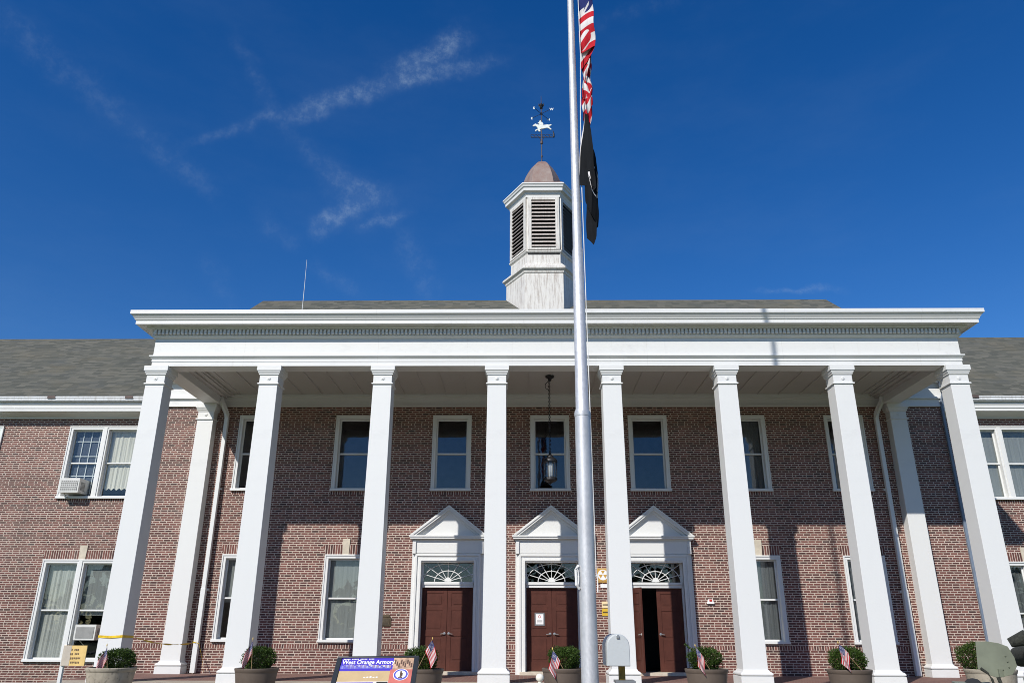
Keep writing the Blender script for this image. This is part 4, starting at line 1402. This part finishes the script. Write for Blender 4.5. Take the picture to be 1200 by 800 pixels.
def slab(m, x0, x1, t0, t1, h0, h1, mi=0):
    vs = [pq(x, t, h) for h in (h0, h1) for t in (t0, t1) for x in (x0, x1)]
    m.add(vs, [(0, 2, 3, 1), (4, 5, 7, 6), (0, 1, 5, 4), (2, 6, 7, 3), (0, 4, 6, 2), (1, 3, 7, 5)], mi)


m = MB()
slab(m, 0, PW, 0, 0.022, -.03, .018); slab(m, 0, PW, PLEN - .03, PLEN, -.03, .018); slab(m, 0, 0.055, 0.022, PLEN - .03, -.03, .018); slab(m, PW - .055, PW, 0.022, PLEN - .03, -.03, .018)
slab(m, 0.055, PW - .055, .022, PLEN - .03, -.03, 0.0)
m.build('frame', M['frame'], board, bevel=0.004)
m = MB()
for x in (0.16, PW - .16):
    p = O + rx_ * x + dn * (PLEN * .6)
    m.box(p.x - .04, p.x + .04, p.y - .02 + .05, p.y + .10, GZ, p.z - .02)
m.build('leg', M['frame'], board)
m = MB()
a, b = .056, PW - .056
slab(m, a, b, .023, .205, .0005, .004, 0)
slab(m, a, b - .255, .122, .178, .0045, .006, 1)
for q in range(3):
    for r2 in range(24):
        if (q * 7 + r2 * 5) % 6:
            slab(m, a + .02 + r2 * .024, a + .04 + r2 * .024, .128 + q * .016, .134 + q * .016, .0062, .0072, 2 if r2 % 2 else 3)
slab(m, a, b, .205, .355, .0005, .004, 2)
slab(m, a, b, .355, PLEN - .031, .0005, .004, 3)
slab(m, a + .01, a + .42, .365, .392, .0045, .006, 1); slab(m, a + .46, b - .26, .36, .40, .0045, .006, 4)
slab(m, b - .255, b, .19, .47, .0045, .007, 5)
slab(m, b - .235, b, .023, .19, .0045, .006, 6)
for q in range(9):
    xx = b - .22 + q * .024; tt = .05 + .05 * ((q * 7) % 3) / 2
    slab(m, xx, xx + .016, tt, tt + .06, .0065, .0075, 7)
rr = random.Random(3)
for row, (t0, n_) in enumerate(((0.215, 13), (.235, 15))):
    for q in range(n_):
        xx = a + .02 + q * .04
for q in range(22):      # pale lettering too small to read
    xx = a + .02 + q * .0165
    if q % 6 != 5:
        slab(m, xx, xx + .013, .030, .041, .0045, .006, 3)
for q in range(5):
    slab(m, a + .30 + q * .035, a + .322 + q * .035, .292 - .004 * (q % 3), .303, .0045, .006, 3)
ec = (b - .125, .265)
for rad, hh, mi in ((.088, .0095, 3), (.080, .011, 1), (.060, .0125, 3)):
    n_ = 28
    m.add([pq(ec[0] + rad * math.cos(2 * math.pi * i / n_), ec[1] + rad * .93 * math.sin(2 * math.pi * i / n_), hh) for i in range(n_)], [tuple(range(n_))], mi)
slab(m, ec[0] - .010, ec[0] + .010, ec[1] - .045, ec[1] + .035, .0128, .0138, 7); slab(m, ec[0] - .024, ec[0] + .024, ec[1] + .035, ec[1] + .05, .0128, .0138, 7)
slab(m, ec[0] + .008, ec[0] + .022, ec[1] - .02, ec[1] + .03, .0128, .0138, 7)
m.build('printed_panel', [M['purple'], M['purple2'], M['tan'], M['paper'], M['ink'], M['redp'], M['sepia'], M['sepd']], board)
text('heading', 'West Orange Armory', 0.082, M['paper'], board, pq(a + .016, .108, .0075), rx_, -dn, bold=0.0018, width=0.615)

# ------------------------------------------------------------------ mailbox
mb_ = thing('mailbox', (0.28, -10.0, GZ), 'grey arched mailbox on a yellowed post right of the flagpole', 'mailbox')
m = MB()
prof = [(-.135, .80), (.135, .80)] + [(.135 * math.cos(R(180 * i / 16)), 1.02 + .135 * math.sin(R(180 * i / 16))) for i in range(17)]
m.prism_xz([(.28 + x, z) for x, z in prof], -10.0, -9.45)
m.build('body', M['mail'], mb_, bevel=0.006)
m = MB()
m.prism_xz([(.28 + x * .965, .805 + (z - .80) * .965) for x, z in prof], -10.022, -10.001)
m.build('door', M['mail'], mb_, bevel=0.006)
m = MB(); m.box(.262, .298, -10.04, -10.021, 1.105, 1.135); m.box(.268, .292, -10.03, -9.97, 1.128, 1.146)
m.build('latch', M['steel'], mb_, bevel=0.003)
m = MB(); m.box(.30, .37, -9.85, -9.74, GZ, .798)
m.build('post', M['post'], mb_, bevel=0.006)
m = MB(); m.box(.25, .46, -9.985, -9.74, .30, .62); m.box(.24, .47, -9.995, -9.73, .62, .645)
m.box(.28, .43, -9.989, -9.984, .50, .60)
nb = m.build('newspaper_box', M['boxg'], mb_, bevel=0.008)

# ball topped post
m = MB(); bx, by = -.645, -10.0
prof = [(.05, GZ), (.05, GZ + .1), (.035, GZ + .13), (.03, .55), (.042, .57), (.042, .60), (.022, .615), (.022, .63)] + [(.045 * math.sin(R(a)) + .002, .675 - .045 * math.cos(R(a))) for a in range(20, 181, 16)]
m.lathe(prof, bx, by, 24)
tag(m.build('ball_post', paint('cream post paint', (.74, .72, .62), .4), org=(bx, by, GZ), smooth=True), 'cream post with ball top standing low left of the flagpole', 'post')

# ------------------------------------------------------------------ yellow notice sign at the left
sg = thing('notice_sign', (-9.05, -5.0, GZ), 'square weathered yellow notice sign with dark lettering left of the first column', 'sign')
m = MB()
m.box(-9.075, -8.655, -5.01, -4.99, .57, .905, 0); m.box(-9.075, -8.93, -5.013, -5.0101, .572, .903, 1)
rr = random.Random(8)
for row in range(4):
    z = .85 - row * .07
    x = -8.95 + row * .012
    for q in range(6):
        wd = rr.uniform(.014, .026)
        if rr.random() < .9:
            m.box(x, x + wd, -5.0135, -5.0101, z - .035 + rr.uniform(0, .01), z, 2)
        x += wd + .009
m.build('panel', [M['amber'], M['beige'], M['inkb']], sg)
m = MB(); m.box(-9.10, -9.04, -4.988, -4.93, GZ, .93)
m.build('post', M['casing'], sg, bevel=0.004)

# ------------------------------------------------------------------ caution tape
m = MB()


def ribbon(pts, wd, tw):
    P = [Vector(p) for p in pts]; base = len(m.v)
    for i, p in enumerate(P):
        a = tw(i)
        d = Vector((0, -math.sin(a), math.cos(a))) * wd / 2
        m.v += [tuple(p - d), tuple(p + d)]
    for i in range(len(P) - 1):
        q = base + i * 2
        m.f.append((q, q + 2, q + 3, q + 1)); m.mi.append(0)


tz = 1.0
c0 = -10.78
ribbon([(c0 - .295, CY + .1, tz + .03), (c0 - .293, -0.012, tz + .015), (c0, -0.014, tz), (c0 + .293, -0.012, tz + .02), (c0 + .296, CY + .28, tz)], .055, lambda i: 0.15 * (i % 2))
N = 26
A0, A1 = Vector((c0 + .296, CY + .28, 1.0)), Vector((-10.25, D - .23, 0.82))
pts = []
for i in range(N + 1):
    t = i / N
    p = A0.lerp(A1, t); p.z -= 0.42 * t * (1 - t)
    pts.append(p)
ribbon(pts, .045, lambda i: 1.1 + .9 * math.sin(i * .8))
ribbon([pts[11], pts[11] + Vector((.03, -.02, -.10)), pts[11] + Vector((.02, -.01, -.26))], .03, lambda i: .4 * i)
ribbon([(-10.33, D - .20, .84), (-10.24, D - .235, .83), (-10.14, D - .20, .80), (-10.05, D - .10, .45), (-9.95, D - .08, .05)], .02, lambda i: 0.3)
tag(m.build('caution_tape', M['tape'], org=(-10.6, 2, .9)), 'yellow caution tape sagging between the leftmost column and the left downspout', 'tape')

# ------------------------------------------------------------------ window air conditioners
def ac(x0, x1, z0, z1, label, grid):
    t = thing('air_conditioner', ((x0 + x1) / 2, W, z0), label, 'air conditioner')
    yf = W - .40
    m = MB(); m.box(x0, x1, yf, W + .2, z0, z1)
    for q in range(5):
        m.box(x1 - .001, x1 + .004, yf + .12 + q * .05, yf + .14 + q * .05, z0 + .08, z1 - .10, 1)
    m.build('casing', [M['ac'], M['ink']], t, bevel=0.012)
    m = MB(); m.box(x0 + .05, x1 - .05, yf - .012, yf - .002, z0 + .06, z1 - .07, 1)
    if grid:
        for q in range(9):
            xx = x0 + .06 + q * (x1 - x0 - .12) / 8; m.box(xx - .006, xx + .006, yf - .02, yf - .011, z0 + .06, z1 - .07)
        for q in range(6):
            z = z0 + .07 + q * (z1 - z0 - .15) / 5; m.box(x0 + .05, x1 - .05, yf - .019, yf - .010, z - .006, z + .006)
    m.build('grille', [M['ac'], M['acg']], t)
    m = MB(); m.tube([(x0 + .12, yf + .12, z0 + .01), (x0 + .2, W - .04, z0 - .18)], .014, 6)
    m.build('bracket', M['steel'], t)


ac(-15.76, -15.12, 5.27, 5.73, 'boxy window air conditioner with square mesh grille in the upper left wing window', True)
ac(-14.38, -13.74, .86, 1.30, 'white window air conditioner with dark grille in the lower left wing window', False)

# ------------------------------------------------------------------ small things on the front wall
m = MB(); m.box(-4.99, -4.69, D - .03, D - .001, 1.28, 1.52, 0); m.box(-4.95, -4.73, D - .03, D - .001, 1.53, 1.60, 0); m.box(-4.955, -4.725, D - .038, D - .029, 1.31, 1.49, 0)
for q in range(5):
    m.box(-4.94, -4.74 - .02 * (q % 2), D - .041, D - .0375, 1.335 + q * .03, 1.345 + q * .03, 1)
tag(m.build('bronze_plaque', [M['bronze'], M['ink']], org=(-4.84, D, 1.28), bevel=.004), 'dark bronze plaque on the brick left of the left doorway', 'plaque')

fs = thing('shelter_sign', (1.51, D, 2.5), 'faded orange square sign with three triangles in a white disc beside the flagpole', 'sign')
m = MB(); m.box(1.345, 1.675, D - .02, D - .003, 2.50, 2.91)
m.build('panel', M['orange'], fs, bevel=.003)
m = MB()
cxx, czz, rr_ = 1.51, 2.725, .15
n_ = 32
m.add([(cxx + rr_ * math.cos(2 * math.pi * i / n_), D - .0225, czz + rr_ * math.sin(2 * math.pi * i / n_)) for i in range(n_)], [tuple(range(n_))], 0)
for a_ in (90, 210, 330):
    r0 = .078
    tx, tzz = cxx + r0 * math.cos(R(a_)), czz + r0 * math.sin(R(a_))
    s_ = .085
    m.add([(tx - s_ * .72, D - .0255, tzz + s_ * .55), (tx + s_ * .72, D - .0255, tzz + s_ * .55), (tx, D - .0255, tzz - s_ * .7)], [(0, 1, 2)], 1)
m.build('emblem', [M['paper'], M['orange']], fs)
for q, tx_ in enumerate(('FALLOUT SHELTER',)):
    text('lettering', tx_, .05, M['inkb'], fs, (1.51, D - .0235, 2.515), (1, 0, 0), (0, 0, 1), 'CENTER', width=.29)
m = MB(); m.box(1.43, 1.66, D - .02, D - .003, 2.36, 2.465)
tag(m.build('address_plate', M['paper'], org=(1.54, D, 2.36), bevel=.003), 'small blank white plate directly below the orange shelter sign', 'plate')
for z0, z1, mt, lab in ((1.80, 1.98, 'cream', 'pale yellow warning sign with dark strip above the bright yellow one'), (1.585, 1.785, 'yellow', 'bright yellow warning sign with dark lettering right of the flagpole')):
    t = thing('warning_sign', (1.57, D, z0), lab, 'sign')
    m = MB(); m.box(1.45, 1.70, D - .018, D - .003, z0, z1)
    zc = (z0 + z1) / 2
    for q in range(7):
        m.box(1.475 + q * .03, 1.497 + q * .03, D - .021, D - .0175, zc - .022, zc + .018, 1)
    m.build('panel', [M[mt], M['ink']], t)
t = thing('fire_alarm', (4.60, D, 1.95), 'small white wall alarm with red lens right of the open door', 'alarm')
m = MB(); m.prism_xz([(4.50, 1.92), (4.72, 1.92), (4.67, 2.05), (4.55, 2.05)], D - .07, D - .001); m.build('housing', M['paper'], t, bevel=.008)
m = MB(); m.box(4.57, 4.65, D - .085, D - .069, 1.99, 2.045); m.build('lens', M['redlamp'], t, bevel=.006)
t = thing('door_notice', (-.36, D + .17, 1.35), 'white paper notice in a dark frame taped to the middle door', 'notice')
m = MB(); m.box(-.51, -.22, D + .158, D + .169, 1.31, 1.67); m.build('frame', M['boxg'], t, bevel=.003)
m = MB(); m.box(-.475, -.255, D + .154, D + .1578, 1.35, 1.63, 0)
n_ = 16
m.add([(-.365 + .04 * math.cos(2 * math.pi * i / n_), D + .153, 1.56 + .04 * math.sin(2 * math.pi * i / n_)) for i in range(n_)], [tuple(range(n_))], 1)
m.add([(-.365 + .027 * math.cos(2 * math.pi * i / n_), D + .152, 1.56 + .027 * math.sin(2 * math.pi * i / n_)) for i in range(n_)], [tuple(range(n_))], 0)
for q in range(3):
    m.box(-.44, -.29, D + .152, D + .1541, 1.39 + q * .035, 1.40 + q * .035, 2)
m.build('sheet', [M['paper'], M['redlamp'], M['acg']], t)

# ------------------------------------------------------------------ field gun
gun = thing('field_gun', (5.5, -9.6, GZ), 'olive drab field cannon with curved gun shield at the right edge', 'cannon')
SHP = [(4.538, -9.873, 1.086), (4.656, -9.914, 1.087), (4.761, -9.951, 1.069), (4.845, -9.981, 1.032), (4.889, -9.996, 0.913), (4.897, -9.999, 0.821), (4.839, -9.979, 0.729), (4.693, -9.928, 0.689), (4.6, -9.895, 0.723), (4.511, -9.864, 0.786)]
m = MB(); nn_ = Vector((.33, .944, 0)) * .012
n_ = len(SHP)
m.add([Vector(p) for p in SHP] + [Vector(p) + nn_ for p in SHP], [tuple(range(n_)), tuple(range(2 * n_ - 1, n_ - 1, -1))] + [(i, i + n_, (i + 1) % n_ + n_, (i + 1) % n_) for i in range(n_)])
# matching right half of the shield beyond the barrel
off = Vector((1.40, -.49, 0))
def mir(p):
    ax = Vector((5.16, -10.09, 0)); e_ = Vector((.944, -.33, 0)); d = Vector(p) - ax
    return Vector(p) - e_ * 2 * d.dot(e_)
m2 = MB()
m2.add([mir(p) for p in SHP] + [mir(p) + nn_ for p in SHP], [tuple(range(n_)), tuple(range(2 * n_ - 1, n_ - 1, -1))] + [(i, i + n_, (i + 1) % n_ + n_, (i + 1) % n_) for i in range(n_)])
for px_, pz_ in ((4.80, .93), (4.81, .87), (4.815, .81), (4.75, .78)):
    py_ = -10 - (px_ - 4.9) * .35 - .003
    m.lathe([(0.001, 0), (.011, 0), (.010, .008), (.001, .010)], 0, 0, 8, cap=False)
    m.xf(Matrix.Translation((px_, py_, pz_)) @ Matrix.Rotation(R(90), 4, 'X'), len(m.v) - 32)
m.box(4.70, 4.745, -9.96, -9.93, .70, .79)
m.build('shield', M['olive'], gun, bevel=.004)
m2.build('shield', M['olive'], gun, bevel=.004)
e1 = Vector((.944, -.33, 0)); bk = Vector((.33, .944, 0)); ctr = Vector((5.16, -10.09, 0))
P3 = lambda a_, b_, z_: tuple(ctr + e1 * a_ + bk * b_ + Vector((0, 0, z_)))
m = MB()
m.tube([P3(-.03, 1.0, .90), P3(0, .25, .94), P3(0, -.15, .95), P3(0, -.6, .93), P3(0, -1.5, .88), P3(0, -1.52, .88), P3(0, -1.62, .875)], [.12, .115, .10, .075, .062, .075, .075], 20)
m.tube([P3(0, .6, .80), P3(0, -.75, .78)], .062, 14)
m.build('barrel', M['gun'], gun, smooth=True)
m = MB()
m.tube([P3(-.30, .05, 1.07), P3(-.14, .02, 1.13), P3(-.02, -.02, 1.09), P3(.14, .0, 1.02), P3(.3, .02, .92)], [.05, .085, .09, .08, .05], 10)
m.build('breech_cover', M['gun'], gun, smooth=True)
m = MB()
m.tube([P3(-.85, .08, .14), P3(.85, .08, .14)], .05, 12)
for sx in (-1, 1):
    m.add([P3(sx * .12, .15, .30), P3(sx * .20, .15, .30), P3(sx * .55, 2.3, GZ + .08), P3(sx * .47, 2.3, GZ + .08), P3(sx * .12, .15, .18), P3(sx * .20, .15, .18), P3(sx * .55, 2.3, GZ), P3(sx * .47, 2.3, GZ)],
          [(0, 1, 2, 3), (7, 6, 5, 4), (0, 4, 5, 1), (1, 5, 6, 2), (2, 6, 7, 3), (3, 7, 4, 0)])
m.tube([P3(-.2, .05, .2), P3(-.17, .05, .75)], .05, 8); m.tube([P3(.2, .05, .2), P3(.17, .05, .75)], .05, 8)
m.build('carriage', M['olive'], gun, bevel=.004)
m = MB()
for sx in (-1, 1):
    vs = [P3(sx * .55, -.42, .50), P3(sx * .95, -.42, .50), P3(sx * .95, -.1, .63), P3(sx * .55, -.1, .63), P3(sx * .95, .3, .63), P3(sx * .55, .3, .63)]
    m.add(vs + [tuple(Vector(v_) - Vector((0, 0, .015))) for v_ in vs], [(0, 1, 2, 3), (3, 2, 4, 5), (9, 8, 7, 6), (11, 10, 8, 9), (0, 6, 7, 1), (1, 7, 8, 2), (2, 8, 10, 4), (4, 10, 11, 5), (5, 11, 9, 3), (3, 9, 6, 0)])
m.build('fender', M['olive2'], gun)
m = MB()
m.add([P3(-.30, -.35, .69), P3(.28, -.35, .72), P3(.28, .02, .73), P3(-.24, .02, .70), P3(-.30, -.35, .63), P3(.28, -.35, .66), P3(.28, .02, .68), P3(-.24, .02, .65)],
      [(0, 1, 2, 3), (7, 6, 5, 4), (0, 4, 5, 1), (1, 5, 6, 2), (2, 6, 7, 3), (3, 7, 4, 0)])
m.build('cradle', M['olive2'], gun, bevel=.006)
m = MB()
m.tube([P3(-.66, -.02, .795), P3(-.60, -.04, .74), P3(-.57, -.05, .68), P3(-.55, -.06, .55)], .014, 8)
m.tube([P3(-.50, -.03, .70), P3(-.48, -.05, .60)], .02, 8)
m.build('hose', M['gun'], gun, smooth=True)
for sx in (-1, 1):
    m = MB()
    c_ = Vector(P3(sx * .75, .08, .14)); RAD = .54
    prof = [(.36, -.07), (.44, -.085), (.50, -.08), (.53, -.05), (.54, 0), (.53, .05), (.50, .08), (.44, .085), (.36, .07)]
    base = len(m.v); n_ = 40
    for r2, o2 in prof:
        for j in range(n_):
            a_ = 2 * math.pi * j / n_
            m.v.append(tuple(c_ + e1 * o2 + bk * (r2 * math.cos(a_)) + Vector((0, 0, r2 * math.sin(a_)))))
    for i in range(len(prof) - 1):
        for j in range(n_):
            q = (j + 1) % n_
            m.f.append((base + i * n_ + j, base + i * n_ + q, base + (i + 1) * n_ + q, base + (i + 1) * n_ + j)); m.mi.append(0)
    wh = m.build('wheel', M['rubber'], gun, org=tuple(c_), smooth=True)
    m = MB()
    m.tube([tuple(c_ - e1 * .06), tuple(c_ + e1 * .06)], .362, 32); m.tube([tuple(c_ - e1 * .10), tuple(c_ + e1 * .10)], .10, 20)
    m.build('rim', M['olive'], wh, smooth=True)
